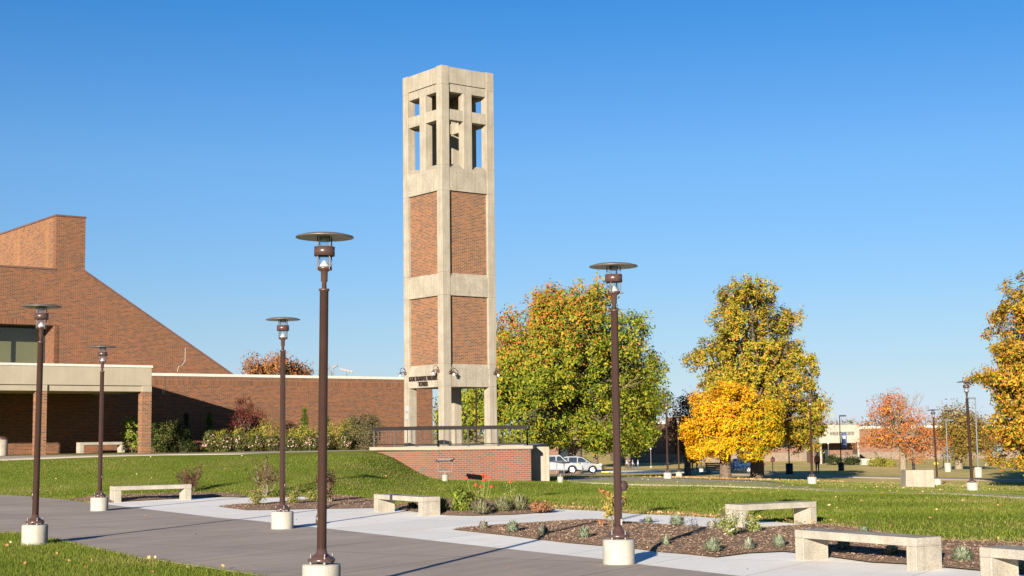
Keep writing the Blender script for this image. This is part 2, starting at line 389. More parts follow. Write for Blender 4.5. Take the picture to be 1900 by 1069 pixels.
DARKP = UPL+EDGE+LOW[::-1]
TOPL = W([(316, 926), (404, 922), (430, 921), (476, 924.5), (521, 923.5), (562, 922), (690, 941), (754, 946), (828, 951), (1000, 950), (1027, 945), (1103, 948), (1169, 953.5), (1240, 956.5), (1280, 958.5), (1339, 962.5), (1383, 965), (1457, 970.5), (1528, 976)])
BEDB = [(1389, 1028), (1453, 1025), (1476, 1027), (1536, 1034), (1616, 1045), (1676, 1048), (1738, 1053), (1816, 1060), (1900, 1067)]
BB = W(BEDB); BB.append(BB[-1]+d_*14)
LIGHTP = EDGE[:-1]+[EDGE[-1]]+[BB[-1]+d_*1.0]+BB[::-1]+W([(1326, 1035.8)])+[np.array(g0(1528, 976))[:2]]+TOPL[::-1][1:]
def flat(name, pts, z, mat, kind='structure'):
    m = MB(); m.add([(p[0], p[1], z) for p in pts], [tuple(range(len(pts)))]); o = m.build(name, mat)
    bm = bmesh.new(); bm.from_mesh(o.data); bmesh.ops.triangulate(bm, faces=bm.faces)
    for f in bm.faces:
        if f.normal.z < 0: f.normal_flip()
    bm.to_mesh(o.data); bm.free(); return tag(o, kind=kind)
def slab(name, pts, z, mat):          # a sheet with a short edge going into the ground
    o = flat(name, pts, z, mat)
    bm = bmesh.new(); bm.from_mesh(o.data)
    be = [e for e in bm.edges if len(e.link_faces) == 1]
    r = bmesh.ops.extrude_edge_only(bm, edges=be)
    for v in [g for g in r['geom'] if isinstance(g, bmesh.types.BMVert)]: v.co.z = -.1
    bm.to_mesh(o.data); bm.free(); return o
slab('plaza_old_concrete', DARKP, .008, M_dark)
slab('plaza_new_concrete', LIGHTP, .004, M_light)
BEDL = W([(405, 941), (456, 947.5), (501, 947), (585, 945), (693, 943.5), (735, 940), (700, 928), (640, 922), (590, 921), (565, 930), (480, 938)])
BEDM = W([(742, 947), (780, 952), (828, 957), (876, 958), (952, 956), (1022, 951), (1029, 946), (1000, 938), (900, 930), (800, 928), (735, 938)])
BEDR = W([(838, 984), (977, 975), (1053, 970), (1113, 968), (1200, 974.7), (1263, 980), (1318, 983), (1381, 985), (1453, 981), (1528, 976), (1600, 984), (1732, 1007), (1816, 1010), (1900, 1013), (1990, 1020)])
BEDR += [BB[-1]]+BB[::-1]+W([(1326, 1035.8), (1280, 1030.5), (1229.5, 1026.5), (1179, 1020), (1116, 1014.6), (1053, 1009), (939, 995)])
BEDE = [np.array(gp(a, b))[:2] for a, b in [(126, 928), (202, 933), (316, 927), (404, 922.5), (462, 924), (446, 918), (404, 916.5), (300, 918), (217, 921)]]
def pip(poly, x, y):
    poly = np.asarray(poly); ins = np.zeros(x.shape, bool); j = len(poly)-1
    for i in range(len(poly)):
        xi, yi = poly[i]; xj, yj = poly[j]
        c = ((yi > y) != (yj > y)) & (x < (xj-xi)*(y-yi)/((yj-yi)+1e-12)+xi); ins ^= c; j = i
    return ins
def edge_dist(poly, x, y):
    poly = np.asarray(poly); d = np.full(x.shape, 1e9)
    for i in range(len(poly)):
        a = poly[i-1]; b = poly[i]; ab = b-a; t = np.clip(((x-a[0])*ab[0]+(y-a[1])*ab[1])/(ab@ab+1e-12), 0, 1)
        d = np.minimum(d, np.hypot(x-a[0]-ab[0]*t, y-a[1]-ab[1]*t))
    return d
def inpoly(poly, n):
    p = np.asarray(poly); lo, hi = p.min(0), p.max(0); out = []
    k = 0
    while k < n:
        q = lo+(hi-lo)*RNG.random((n*3, 2)); q = q[pip(p, q[:, 0], q[:, 1])]; out.append(q); k += len(q)
    return np.concatenate(out)[:n]
def mulch_bed(name, poly, chips, z0=.018, h=.05):
    o = flat(name, poly, z0, M_mulch, 'stuff')
    bm = bmesh.new(); bm.from_mesh(o.data)
    for _ in range(4):
        es = [e for e in bm.edges if e.calc_length() > .5]
        if es: bmesh.ops.subdivide_edges(bm, edges=es, cuts=1); bmesh.ops.triangulate(bm, faces=bm.faces)
    x = np.array([v.co.x for v in bm.verts]); y = np.array([v.co.y for v in bm.verts]); dd = edge_dist(poly, x, y)
    for v, q in zip(bm.verts, dd):
        t = min(q/.5, 1); v.co.z = z0+h*t*(2-t)+random.uniform(0, .02)*t
        v.co.z += max(0, float(tz(v.co.x, v.co.y)))
    for f in bm.faces: f.smooth = True
    bm.to_mesh(o.data); bm.free()
    tag(o, None, None, None, 'stuff'); o['label'] = 'brown bark mulch ground cover'; o['category'] = 'mulch'
    q = inpoly(poly, chips); e = edge_dist(poly, q[:, 0], q[:, 1]); t = np.minimum(e/.5, 1)
    z = z0+h*t*(2-t)+np.maximum(0, tz(q[:, 0], q[:, 1]))+RNG.uniform(.003, .022, chips)
    P = np.stack([q[:, 0], q[:, 1], z], 1); a = unit(chips); a[:, 2] *= .3; b = np.cross(a, unit(chips)); b /= np.linalg.norm(b, axis=1, keepdims=True)
    s = RNG.uniform(.010, .027, (chips, 1)); wd = RNG.uniform(.003, .008, (chips, 1))
    pal = np.array([(.19, .12, .08), (.24, .16, .11), (.15, .095, .062), (.28, .20, .14), (.12, .075, .05)])
    c = pal[RNG.integers(0, 5, chips)]*RNG.uniform(.75, 1.2, (chips, 1))
    V = np.stack([P-a*s-b*wd, P+a*s-b*wd, P+a*s+b*wd, P-a*s+b*wd], 1)
    tag(raw_mesh(name+'_chips', V.reshape(-1, 3), 4, M_dry, None, c), 'loose bark chips scattered over the mulch', 'bark chips', None, 'stuff')
mulch_bed('mulch_bed', BEDR, 42000); mulch_bed('mulch_bed', BEDM, 5000); mulch_bed('mulch_bed', BEDL, 7000); mulch_bed('mulch_bed', BEDE, 3000, z0=.022)

def strip(name, top, bot, mat, lift=.03, n=60, m=8, kind='structure'):
    def rs(pts, n):
        P = np.array([np.array(gp(*p))[:2] for p in pts]); L = np.concatenate([[0], np.cumsum(np.hypot(*np.diff(P, axis=0).T))])
        t = np.linspace(0, L[-1], n); return np.stack([np.interp(t, L, P[:, 0]), np.interp(t, L, P[:, 1])], 1)
    A = rs(top, n); B = rs(bot, n); vs = []
    for i in range(n):
        for j in range(m):
            p = A[i]+(B[i]-A[i])*j/(m-1); vs.append((p[0], p[1], float(tz(*p))+lift))
    fs = [(i*m+j, (i+1)*m+j, (i+1)*m+j+1, i*m+j+1) for i in range(n-1) for j in range(m-1)]
    o = MB().add(vs, fs, 0, True).build(name, mat, fix=False)
    bm = bmesh.new(); bm.from_mesh(o.data)
    for f in bm.faces:
        if f.normal.z < 0: f.normal_flip()
    r = bmesh.ops.extrude_edge_only(bm, edges=[e for e in bm.edges if len(e.link_faces) == 1])
    for v in [g for g in r['geom'] if isinstance(g, bmesh.types.BMVert)]: v.co.z -= .2
    bm.to_mesh(o.data); bm.free(); return tag(o, kind=kind)
strip('asphalt_path', [(1052, 886), (1231, 887.5), (1423, 893), (1460, 900), (1520, 906.4), (1700, 913), (1900, 920.5), (1960, 923)],
      [(1052, 894), (1093, 897.5), (1300, 902.5), (1440, 907), (1520, 911), (1740, 917.5), (1900, 926), (1960, 929)], M_path, .022)
strip('asphalt_path', [(1300, 876), (1412, 880.5), (1520, 881.8), (1668, 885), (1748, 887), (1900, 890), (1960, 891.5)],
      [(1300, 879), (1412, 883), (1520, 884.6), (1668, 888), (1748, 890), (1900, 893.2), (1960, 895)], M_path)
strip('asphalt_path', [(1120, 872.2), (1260, 874), (1340, 876.5)], [(1120, 874.2), (1260, 876.3), (1340, 879)], M_light)
strip('entrance_walk', [(-40, 846), (74, 845), (177, 843.5), (281, 842), (400, 840.5), (512, 837.5), (624, 836), (700, 834)],
      [(-40, 857), (0, 855.5), (45, 853.5), (177, 848.4), (303, 845), (450, 843.2), (602, 837.9), (700, 835.3)], M_path, .012)

# ================================================================== brick building on the left
P0 = at(281, 760, 67); AZ = R(37.5)
bl = thing('brick_building', (P0.x, P0.y, 0), AZ, 'large brown brick building with a sloped roofline and a concrete canopy on brick columns', 'building')
part('wall', MB().box(-18, 19.5, 6.1, 6.4, -.2, 4.84), M_brick, bl)
part('side_wall', MB().box(19.2, 19.503, 6.4, 16, -.2, 4.84), M_brick, bl)
part('side_wall', MB().box(-18, -17.7, 6.4, 14, -.2, 4.84), M_brick, bl)
part('soldier_course', MB().box(-18, 19.505, 6.088, 6.2, 4.42, 4.80), M_brick_s, bl)
part('coping', MB().box(-18, 19.56, 6.03, 6.5, 4.84, 4.99), M_coping, bl, bevel=.01)
part('wing_roof', MB().box(-17.6, 19.1, 6.5, 16, 4.5, 4.6), M_path, bl)
m = MB().box(-16, 0, 0, .25, 4.12, 4.93).box(-.25, 0, .25, 6.1, 4.12, 4.93)
for k in range(4): pass
part('fascia', m, M_canopy, bl, bevel=.012)
part('fascia_lip', MB().box(-16, -.44, .09, .30, 3.86, 4.117).box(-.34, -.09, .44, 6.1, 3.86, 4.117), M_canopy, bl, bevel=.01)
part('fascia_coping', MB().box(-16.05, .04, -.04, .3, 4.93, 5.04).box(-.3, .04, .3, 6.03, 4.93, 5.04), M_coping, bl, bevel=.008)
part('soffit', MB().box(-16, -.34, .30, 6.08, 3.92, 3.98), M_soffit, bl)
part('canopy_roof', MB().box(-16, -.26, .31, 6.02, 4.75, 4.85), M_path, bl)
for cx in (-.44, -5.23, -10.02, -14.8):
    cb = part('column', MB().box(cx, cx+.44, .003, .443, .4, 3.86), M_brick_n, bl)
    part('column_cap', MB().box(cx-.002, cx+.442, -.002, .31, 3.86, 4.115), M_canopy, cb)
# upper facade
part('upper_wall', MB().prism([(-18, 3), (-18, 10.40), (-.43, 10.40), (-.43, 7.80), (-18, 7.80)][0:0] or [(-18, 7.82), (-.46, 7.82), (-.46, 10.40), (-18, 10.40)], 11, 11.4), M_brick, bl)
part('gable_wall', MB().prism([(-.46, 3), (11.3, 3), (11.3, 4.1), (9.5, 5.2), (1.1, 10.38), (1.1, 13.2), (-.46, 13.2)], 11.0, 11.4), M_brick, bl)
part('header_course', MB().box(-18, -.463, 11.004, 11.4, 7.56, 7.816), M_brick_s, bl)
part('window_reveal', MB().box(-.462, -.2, 11.0, 12.3, 5.0, 7.56).xf(Matrix.Identity(4)), M_brick, bl)
ch = part('chimney_block', MB().box(-.455, -.15, 11.4, 30, 7.5, 13.2).box(.8, 1.1, 11.4, 30, 7.5, 13.2), M_brick_o, bl)
part('coping', MB().box(-.50, 1.14, 10.96, 30, 13.2, 13.28), M_brcop, ch)
part('parapet_coping', MB().box(-18, -.46, 10.95, 11.45, 10.40, 10.49), M_brcop, bl)
sl_ = Vector((8.4, -5.18)).normalized()
part('sloped_coping', MB().prism([(1.1, 10.37), (11.3, 4.08), (11.3, 4.19), (1.1, 10.48)], 10.95, 11.5), M_brcop, bl)
part('roof', MB().prism([(1.1, 10.3), (11.3, 4.0), (11.3, 3.9), (1.1, 10.2)], 11.5, 30).box(-18, -.5, 11.45, 30, 9.9, 10.0), M_path, bl)
wn = part('window', MB().box(-18, -.46, 12.28, 12.36, 5.62, 5.70).box(-18, -.46, 12.2, 12.36, 7.46, 7.56).box(-2.88, -2.80, 12.24, 12.36, 5.7, 7.46).box(-7.2, -7.12, 12.24, 12.36, 5.7, 7.46).box(-.53, -.462, 12.24, 12.36, 5.7, 7.46), M_blk, bl)
part('pane', MB().box(-18, -.53, 12.30, 12.31, 5.7, 7.46), M_wglass, wn)
M_room = m_plain('room_paint', (.27, .255, .165), .8, 0, .05, 1)
part('room', MB().box(-18, .2, 13.0, 13.1, 5, 7.9).box(-18, .2, 12.4, 13.0, 5.2, 5.3).box(-18, .2, 12.4, 13.0, 7.7, 7.8).box(-.3, -.2, 12.36, 13.0, 5.3, 7.7), M_room, wn)
part('wall_crack', MB().tube([(6.75, 10.995, 5.9), (6.75, 10.995, 6.6)], .012, 4).tube([(6.3, 10.995, 5.3), (6.38, 10.995, 5.6), (6.55, 10.995, 5.62), (6.75, 10.995, 5.9)], .012, 4), M_coping, bl)
wl = part('wall_light', MB().box(3.2, 3.36, 6.0, 6.1, 3.95, 4.12), M_white, bl, bevel=.01); part('lens', MB().box(3.25, 3.31, 5.99, 6.0, 4.0, 4.06), M_blk, wl)

# ================================================================== bell tower
TD = 1.26; TP = at(821, 450, 66); WU, WV, CW = 2.955, 3.19, .42
tw = thing('bell_tower', (TP.x, TP.y, 0), AZ, 'tall square bell tower of pale concrete columns and brick panels with an open belfry', 'tower')
SE = [TD-.2, 3.92, 4.93, 8.0, 9.03, 12.75, 13.92, 17.62, 18.5]
for (x, y) in ((0, 0), (WU-CW, 0), (0, WV-CW), (WU-CW, WV-CW)):
    m = MB().box(x+.012, x+CW-.012, y+.012, y+CW-.012, SE[0], 18.45)
    for a, b in zip(SE[:-1], SE[1:]): m.box(x, x+CW, y, y+CW, a+(.007 if a > TD else 0), b-.007)
    part('corner_column', m, M_tower, tw, bevel=.008)
def side(O, ax, L):                  # one face: O = start, ax = direction along the face; outward is -y before turning
    M = Matrix.Translation(O) @ Matrix.Rotation(ax, 4, 'Z'); a, b = CW, L-CW; mid = (a+b)/2
    def P(name, mb, mat, **k): return part(name, mb.xf(M), mat, tw, **k)
    j = .006
    P('top_panel', MB().box(a, mid-j, .03, .38, 17.72, 18.47).box(mid+j, b, .03, .38, 17.72, 18.47), M_tower, bevel=.006)
    P('head_beam', MB().box(a, mid-j, .08, .40, 17.33, 17.70).box(mid+j, b, .08, .40, 17.33, 17.70), M_tower, bevel=.008)
    P('mullion', MB().box(mid-.24, mid+.24, .03, .42, 13.62, 17.33), M_tower, bevel=.012)
    P('cross_beam', MB().box(a, mid-.24, .05, .42, 16.02, 16.52).box(mid+.24, b, .05, .42, 16.02, 16.52), M_tower, bevel=.012)
    P('belfry_sill', MB().prism([(.02, 13.62), (.02, 13.80), (.34, 14.05), (.42, 14.05), (.42, 13.62)], a, mid-.24, 'yz').prism([(.02, 13.62), (.02, 13.80), (.34, 14.05), (.42, 14.05), (.42, 13.62)], mid+.24, b, 'yz'), M_tower)
    P('upper_band', MB().box(a, mid-j, .02, .40, 12.77, 13.62).box(mid+j, b, .02, .40, 12.77, 13.62).box(mid-j, mid+j, .04, .4, 12.77, 13.62), M_tower, bevel=.004)
    P('brick_panel', MB().box(a, b, .13, .40, 9.0, 12.77), M_brick_n)
    P('middle_band', MB().prism([(.02, 8.0), (.02, 8.82), (.13, 9.02), (.40, 9.02), (.40, 8.0)], a, mid-j, 'yz').prism([(.02, 8.0), (.02, 8.82), (.13, 9.02), (.40, 9.02), (.40, 8.0)], mid+j, b, 'yz').box(mid-j, mid+j, .04, .4, 8.0, 8.9), M_tower)
    P('brick_panel', MB().box(a, b, .13, .40, 4.9, 8.0), M_brick_n)
    P('lower_band', MB().prism([(.02, 3.90), (.02, 4.72), (.13, 4.92), (.40, 4.92), (.40, 3.90)], a, mid-j, 'yz').prism([(.02, 3.90), (.02, 4.72), (.13, 4.92), (.40, 4.92), (.40, 3.90)], mid+j, b, 'yz').box(mid-j, mid+j, .04, .4, 3.9, 4.8), M_tower)
    return M
side(Vector((0, 0, 0)), 0, WU); ML = side(Vector((0, WV, 0)), -PI/2, WV)
side(Vector((WU, WV, 0)), PI, WU); side(Vector((WU, 0, 0)), PI/2, WV)
part('ceiling_slab', MB().box(.38, WU-.38, .38, WV-.38, 3.95, 4.2), M_tower, tw)
part('belfry_floor', MB().box(.38, WU-.38, .38, WV-.38, 13.3, 13.7), M_tower, tw)
part('roof_slab', MB().box(.38, WU-.38, .38, WV-.38, 17.75, 18.2), M_tower, tw)
part('loudspeaker', MB().box(1.0, 1.4, 1.3, 1.8, 13.7, 14.45).tube([(1.0, 1.55, 14.1), (.78, 1.55, 14.1)], [.08, .22], 14), M_blk, tw)
def text(name, body, size, M, mat, parent, width=None, ext=.02, align='CENTER'):
    cu = bpy.data.curves.new(name, 'FONT'); cu.body = body; cu.size = size; cu.extrude = ext; cu.align_x = align; cu.offset = size*.02
    o = bpy.data.objects.new(name, cu); COL.objects.link(o); bpy.context.view_layer.update()
    me = bpy.data.meshes.new_from_object(o.evaluated_get(bpy.context.evaluated_depsgraph_get()))
    bpy.data.objects.remove(o); bpy.data.curves.remove(cu)
    if width:
        xs = [v.co.x for v in me.vertices]; s = width/(max(xs)-min(xs)); me.transform(Matrix.Diagonal((s, 1, 1, 1)))
    me.transform(M); me.materials.clear(); me.materials.append(mat)
    n = bpy.data.objects.new(name, me); COL.objects.link(n)
    if parent: n.parent = parent
    return n
FL = Matrix(((0, 0, -1, 0), (-1, 0, 0, 0), (0, 1, 0, 0), (0, 0, 0, 1)))
text('lettering', 'KATE STAMPER WILHITE', .29, Matrix.Translation((0, 1.62, 4.22)) @ FL, M_letter, tw, 2.26, .025)
text('lettering', 'TOWER', .29, Matrix.Translation((0, 1.62, 3.97)) @ FL, M_letter, tw, .78, .025)
for z in (2.98, 2.62): part('plaque', MB().box(-.02, 0, WV-.35, WV-.07, z-.13, z+.13), M_plaque, tw, bevel=.004)
def gooseneck(M):
    arm = MB().lathe([(.001, .0), (.085, .0), (.085, .03), (.05, .05), (.001, .05)], seg=14).xf(Matrix.Rotation(PI/2, 4, 'X'))
    arm.tube([(0, -.04, 0)]+[(0, -.17-.13*math.cos(t), .08+.17*math.sin(t)) for t in np.linspace(.0, PI, 9)]+[(0, -.04-.26, .02)], .014, 6)
    a = part('wall_lamp', arm.xf(M), M_bronze, tw)
    part('lantern_cap', MB().lathe([(.02, .05), (.03, .02), (.09, -.03), (.09, -.05)], (0, -.30), 12).xf(M), M_bronze, a)
    part('lantern_glass', MB().lathe([(.055, -.05), (.06, -.10), (.04, -.17), (.001, -.18)], (0, -.30), 12).xf(M), M_cone, a)
for M in (Matrix.Translation((.36, 0, 4.53)), Matrix.Translation((WU-.12, 0, 4.53)),
          Matrix.Translation((0, .36, 4.60)) @ Matrix.Rotation(-PI/2, 4, 'Z'), Matrix.Translation((0, WV-.15, 4.60)) @ Matrix.Rotation(-PI/2, 4, 'Z')):
    gooseneck(M)

# ================================================================== terrace below the tower
L_, C_, R_ = at(700, 832, 65.2), at(812, 832, 62.5), at(985, 832, 63.6)
tr = thing('brick_terrace', (C_.x, C_.y, 0), 0, 'red brick retaining wall and raised terrace with a concrete cap below the tower', 'terrace')
def loc2(p): return (p[0]-C_.x, p[1]-C_.y)
vv = Vector((-math.sin(AZ), math.cos(AZ), 0)); uu = Vector((math.cos(AZ), math.sin(AZ), 0))
a_, b_, c_ = loc2(L_), (0, 0), loc2(R_)
bk = [(c_[0]+.9, c_[1]+14), (a_[0]+1.5, a_[1]+12)]
part('brick_wall', MB().prism([a_, b_, c_]+bk, -.9, 1.12, 'xy'), M_brick_t, tr)
def off(p, dx, dy): return (p[0]+dx, p[1]+dy)
part('cap', MB().prism([off(a_, -.35, -.03), off(b_, 0, -.09), off(c_, .09, -.06), off(bk[0], .09, .05), off(bk[1], -.06, .05)], 1.122, 1.27, 'xy'), M_canopy, tr, bevel=.02)
part('deck', MB().prism([off(a_, .3, .3), off(b_, 0, .3), off(c_, -.3, .3), off(bk[0], -.3, -.3), off(bk[1], .3, -.3)], 1.27, 1.285, 'xy'), M_deck, tr)
pr = thing('concrete_pier', (at(1002, 850, 65).x, 65, 0), R(2), 'concrete wall block standing at the right end of the brick terrace', 'concrete wall')
part('block', MB().box(-.75, .41, 0, .5, -1.2, 1.2), M_tower, pr, bevel=.02)
rl = thing('terrace_railing', (C_.x, C_.y, 1.27), 0, 'dark bronze metal railing with thin balusters along the brick terrace edge', 'railing')
r0, r1, r2, r3 = [Vector((*loc2(at(px, 800, d)), 0)) for px, d in ((694, 65.3), (812.5, 62.72), (978, 63.75), (979, 66.5))]
ZT = at(812.5, 792, 62.7).z-1.27
def beam(mb, a, b, w, z0, z1, e=0):
    d = (b-a).normalized(); n = Vector((-d.y, d.x, 0))*w/2; a = a-d*e; b = b+d*e
    vs = [a-n, b-n, b+n, a+n]; mb.add([(p.x, p.y, z0) for p in vs]+[(p.x, p.y, z1) for p in vs], [(0,3,2,1),(4,5,6,7),(0,1,5,4),(1,2,6,5),(2,3,7,6),(3,0,4,7)]); return mb
for a, b in ((r0, r1), (r1, r2), (r2, r3)):
    part('top_rail', beam(MB(), a, b, .10, ZT-.125, ZT+.03, .05), M_rail, rl, bevel=.006)
    part('bottom_rail', beam(MB(), a, b, .04, .08, .12), M_rail, rl)
    n = max(2, round((b-a).length/.262)); d = (b-a)/n
    for k in range(n+1):
        p = a+d*k; post = k % 5 == 0 or k == n
        if post: part('post', MB().box(p.x-.028, p.x+.028, p.y-.028, p.y+.028, 0, ZT-.12), M_rail, rl)
        else: part('baluster', MB().box(p.x-.017, p.x+.017, p.y-.017, p.y+.017, .12, ZT-.12), M_rail, rl)
hr = thing('stair_handrail', tuple(gp(672, 834)), R(-8), 'thin dark handrail with looped end left of the terrace railing', 'handrail')
part('rail', MB().tube([(-.42, 0, .15), (-.42, 0, .78), (-.36, 0, .86), (-.1, 0, .86), (.35, 0, .60), (.75, 0, .32)], .02, 6), M_rail, hr)
part('lower_rail', MB().tube([(-.15, 0, .45), (.35, 0, .2), (.7, 0, .05)], .014, 6), M_rail, hr)
for x, h in ((-.22, .86), (.4, .57)): part('post', MB().tube([(x, 0, 0), (x, 0, h)], .02, 6), M_rail, hr)

# ================================================================== lamps
def make_lamp():
    t = thing('street_lamp', (0, 0, 0))
    part('footing', MB().lathe([(.001, -.5), (.212, -.5), (.214, .315), (.206, .33), (.001, .332)], seg=36), M_foot, t)
    fl = part('base_flange', MB().lathe([(.001, .362), (.15, .362), (.155, .372), (.152, .39), (.09, .43), (.062, .455), (.056, .50), (.001, .5)], seg=28), M_bronze, t)
    b = MB()
    for k in range(4):
        c, s = math.cos(k*PI/2+.4), math.sin(k*PI/2+.4); b.tube([(.125*c, .125*s, .33), (.125*c, .125*s, .45)], .009, 6); b.tube([(.125*c, .125*s, .335), (.125*c, .125*s, .36)], .02, 6); b.tube([(.125*c, .125*s, .385), (.125*c, .125*s, .408)], .018, 6)
    part('bolts', b, M_bolt, fl)
    part('pole', MB().lathe([(.001, .44), (.054, .44), (.050, 3.40), (.060, 3.40), (.060, 3.425), (.001, 3.43)], seg=24), M_bronze, t)
    part('hand_hole_cover', MB().lathe([(.001, -.062), (.022, -.055), (.034, -.03), (.034, .03), (.022, .055), (.001, .062)], seg=10).xf(Matrix.Translation((.050, 0, .82)) @ Matrix.Diagonal((.6, 1, 1, 1))), M_bronze, t)
    fi = part('fitter', MB().lathe([(.001, 3.42), (.027, 3.42), (.027, 3.50), (.038, 3.51), (.040, 3.62), (.066, 3.635), (.085, 3.65), (.088, 3.672), (.001, 3.675)], seg=24), M_bronze, t)
    part('band', MB().lathe([(.112, 3.80), (.118, 3.80), (.118, 3.905), (.112, 3.905), (.112, 3.80)], seg=28), M_bronze, t)
    part('glass_globe', MB().lathe([(.068, 3.675), (.068, 4.01)], seg=24), M_glass, t)
    part('diffuser', MB().lathe([(.064, 3.676), (.058, 3.69), (.02, 3.745), (.001, 3.752)], seg=20), M_cone, fi)
    part('lamp_holder', MB().lathe([(.001, 4.02), (.062, 4.02), (.062, 3.975), (.05, 3.965), (.001, 3.965)], seg=20), M_under, t)
    for k in range(4):
        c, s = math.cos(k*PI/2+.75), math.sin(k*PI/2+.75)
        part('rod', MB().tube([(.098*c, .098*s, 3.64), (.098*c, .098*s, 4.068)], .0075, 6), M_bronze, t)
    sh = part('shade', MB().lathe([(.001, 4.063), (.10, 4.06), (.25, 4.047), (.326, 4.026), (.331, 4.019), (.330, 4.010), (.322, 4.008)], seg=44), M_shade, t)
    part('underside', MB().lathe([(.322, 4.009), (.24, 4.018), (.001, 4.021)], seg=44), M_under, sh)
    return t
lamp0 = make_lamp()
LG = 'brown street lamps with flat disc shades'
LAMPS = [(596, 16.81, -2.17, .009, 180, 'nearest street lamp, brown pole with large disc shade, its footing cut by the bottom edge'),
 (1148, 20.15, 1.39, 0, 20, 'street lamp with a round outlet box on its pole, beside the mulch bed'),
 (524, 28.69, -4.45, 0, 0, 'street lamp at the seam of old and new concrete beside the left planting bed'),
 (65, 25.26, -8.09, .012, 190, 'leaning street lamp at the left edge of the photo, footing touching the near grass'),
 (184, 36.7, -10.18, .006, 10, 'street lamp directly beside the left end of the leftmost plaza bench'),
 (1804, 54.9, 16.8, -.017, 0, 'street lamp beside the far path, in front of a grey parking lamp at right'),
 (1741, 80.6, 22.8, -.023, 0, 'street lamp behind the right corner of the slanted concrete block'),
 (1507, 69.6, 13.86, .004, 0, 'street lamp between the yellow trees and the science building canopy'),
 (1239, 78.1, 8.02, 0, 0, 'left and taller looking street lamp of the two just left of the yellow maple'),
 (1260, 99.6, 10.98, 0, 0, 'right and farther street lamp of the two just left of the yellow maple'),
 (882, 84.0, -2.1, 0, 0, 'street lamp seen through the legs of the tower'),
 (1285, 128, None, 0, 0, 'first from the left of three far lamp posts under the maple crown'),
 (1293, 135, None, 0, 0, 'middle one of three far lamp posts under the maple crown'),
 (1301, 143, None, 0, 0, 'right of three far lamp posts under the maple crown')]
for i, (px, d, x, lean, rz, lab) in enumerate(LAMPS):
    o = lamp0 if i == 0 else copy_tree(lamp0)
    if x is None: x = at(px, 870, d).x
    z = float(tz(x, d)) if px != 882 else .85
    o.location = (x, d, z); o.rotation_euler = (0, lean, 0)
    o.rotation_euler = (Matrix.Rotation(lean, 3, 'Y') @ Matrix.Rotation(R(rz), 3, 'Z')).to_euler()
    tag(o, lab, 'street lamp', LG)
    if i == 1:
        part('outlet_cover', MB().lathe([(.001, -.02), (.07, -.02), (.072, .02), (.001, .026)], seg=18).xf(Matrix.Translation((.075, 0, 1.04)) @ Matrix.Rotation(PI/2, 4, 'X')).box(.04, .08, -.02, .02, 1.02, 1.06), M_bronze, o)
        part('sticker', MB().lathe([(.0545, .52), (.0545, .60)], seg=24).xf(Matrix.Identity(4)) if False else MB().box(-.012, .012, -.058, -.052, .52, .60).xf(Matrix.Rotation(.5, 4, 'Z')), M_cone, o)

# ================================================================== benches
def make_bench(L=2.2, D=.46, H=.41, T=.17, S=.11):
    t = thing('concrete_bench', (0, 0, 0))
    part('seat', MB().box(0, L, 0, D, H-S, H), M_bench, t, bevel=.012, segs=2)
    for x in (.0, L-T): part('leg', MB().box(x+.001, x+T-.001, .002, D-.002, -.02, H-S), M_bench, t, bevel=.008)
    return t
BG = 'concrete slab benches around the plaza'
b0 = make_bench()
# near side corner of the bench (world), direction of its long side
aL = PI/2-R(148.4); aS = PI/2-R(58.4)
def bench(o, p, az, lab): o.location = p; o.rotation_euler = (0, 0, az); tag(o, lab, 'bench', BG)
e1 = g0(1475.4, 1039); bench(b0, e1, aL, 'weathered concrete bench nearest the right side, complete, with its left leg yellow-stained')
b2 = copy_tree(b0); e4 = at(1816, 1010, 17.1); bench(b2, (e4.x, 17.1, .0), aL, 'concrete bench cut off by the right edge of the photo')
b3 = copy_tree(b0); e3 = g0(693.3, 950); bench(b3, e3, aL, 'concrete bench in the middle of the plaza, left of the coneflower clump')
b3.scale = (1.08, 1, 1)
bS = make_bench(1.85, .46, .42); e = g0(1376, 980); bench(bS, e, aS, 'concrete bench behind the big mulch bed, grass directly behind it')
bE = copy_tree(bS); e = g0(212, 932.5); bench(bE, e, aS, 'leftmost plaza bench, standing beside a lamp footing below the grass mound'); bE.scale = (1.2, 1, 1.05)
bC = copy_tree(bS); q = P0+uu*-1.5+vv*4.6; bench(bC, (q.x, q.y, float(tz(q.x, q.y))+.04), AZ, 'concrete bench under the building canopy against the brick wall'); bC.scale = (1.2, 1, 1.15)
tc = thing('trash_can', tuple(gd(2, 63.2))); tag(tc, 'tan cylindrical trash can under the canopy at the left edge', 'trash can')
part('body', MB().lathe([(.001, 0), (.25, 0), (.27, .05), (.27, .68), (.25, .70), (.001, .70)], seg=20), M_bench, tc); part('lid', MB().lathe([(.26, .70), (.26, .76), (.2, .82), (.001, .84)], seg=20), M_bronze, tc)

# ================================================================== small signs by the terrace
def info_sign(px, py, rz, lab):
    t = thing('info_sign', tuple(gd(*px)), rz, lab, 'sign', 'information signs near the terrace')
    part('footing', MB().lathe([(.001, -.3), (.125, -.3), (.125, .25), (.115, .26), (.001, .26)], seg=20), M_white, t)
    part('post', MB().tube([(0, 0, .25), (0, 0, .38)], .03, 8), M_signg, t)
    f = MB()
    for a, b in (((-.30, 0, .38), (.30, 0, .38)), ((-.30, 0, .38), (-.27, 0, .88)), ((.30, 0, .38), (.33, 0, .88)), ((-.27, 0, .88), (.33, 0, .88))): f.tube([a, b], .02, 6)
    part('frame', f, M_signg, t)
    M = Matrix.Translation((.02, -.02, .84)) @ Matrix.Rotation(R(9), 4, 'X')
    p = part('panel', MB().box(-.32, .32, -.24, .24, -.02, .02).xf(M), M_rail, t)
    part('display', MB().box(-.28, .28, -.20, .20, .021, .026).xf(M), M_plaque, p)
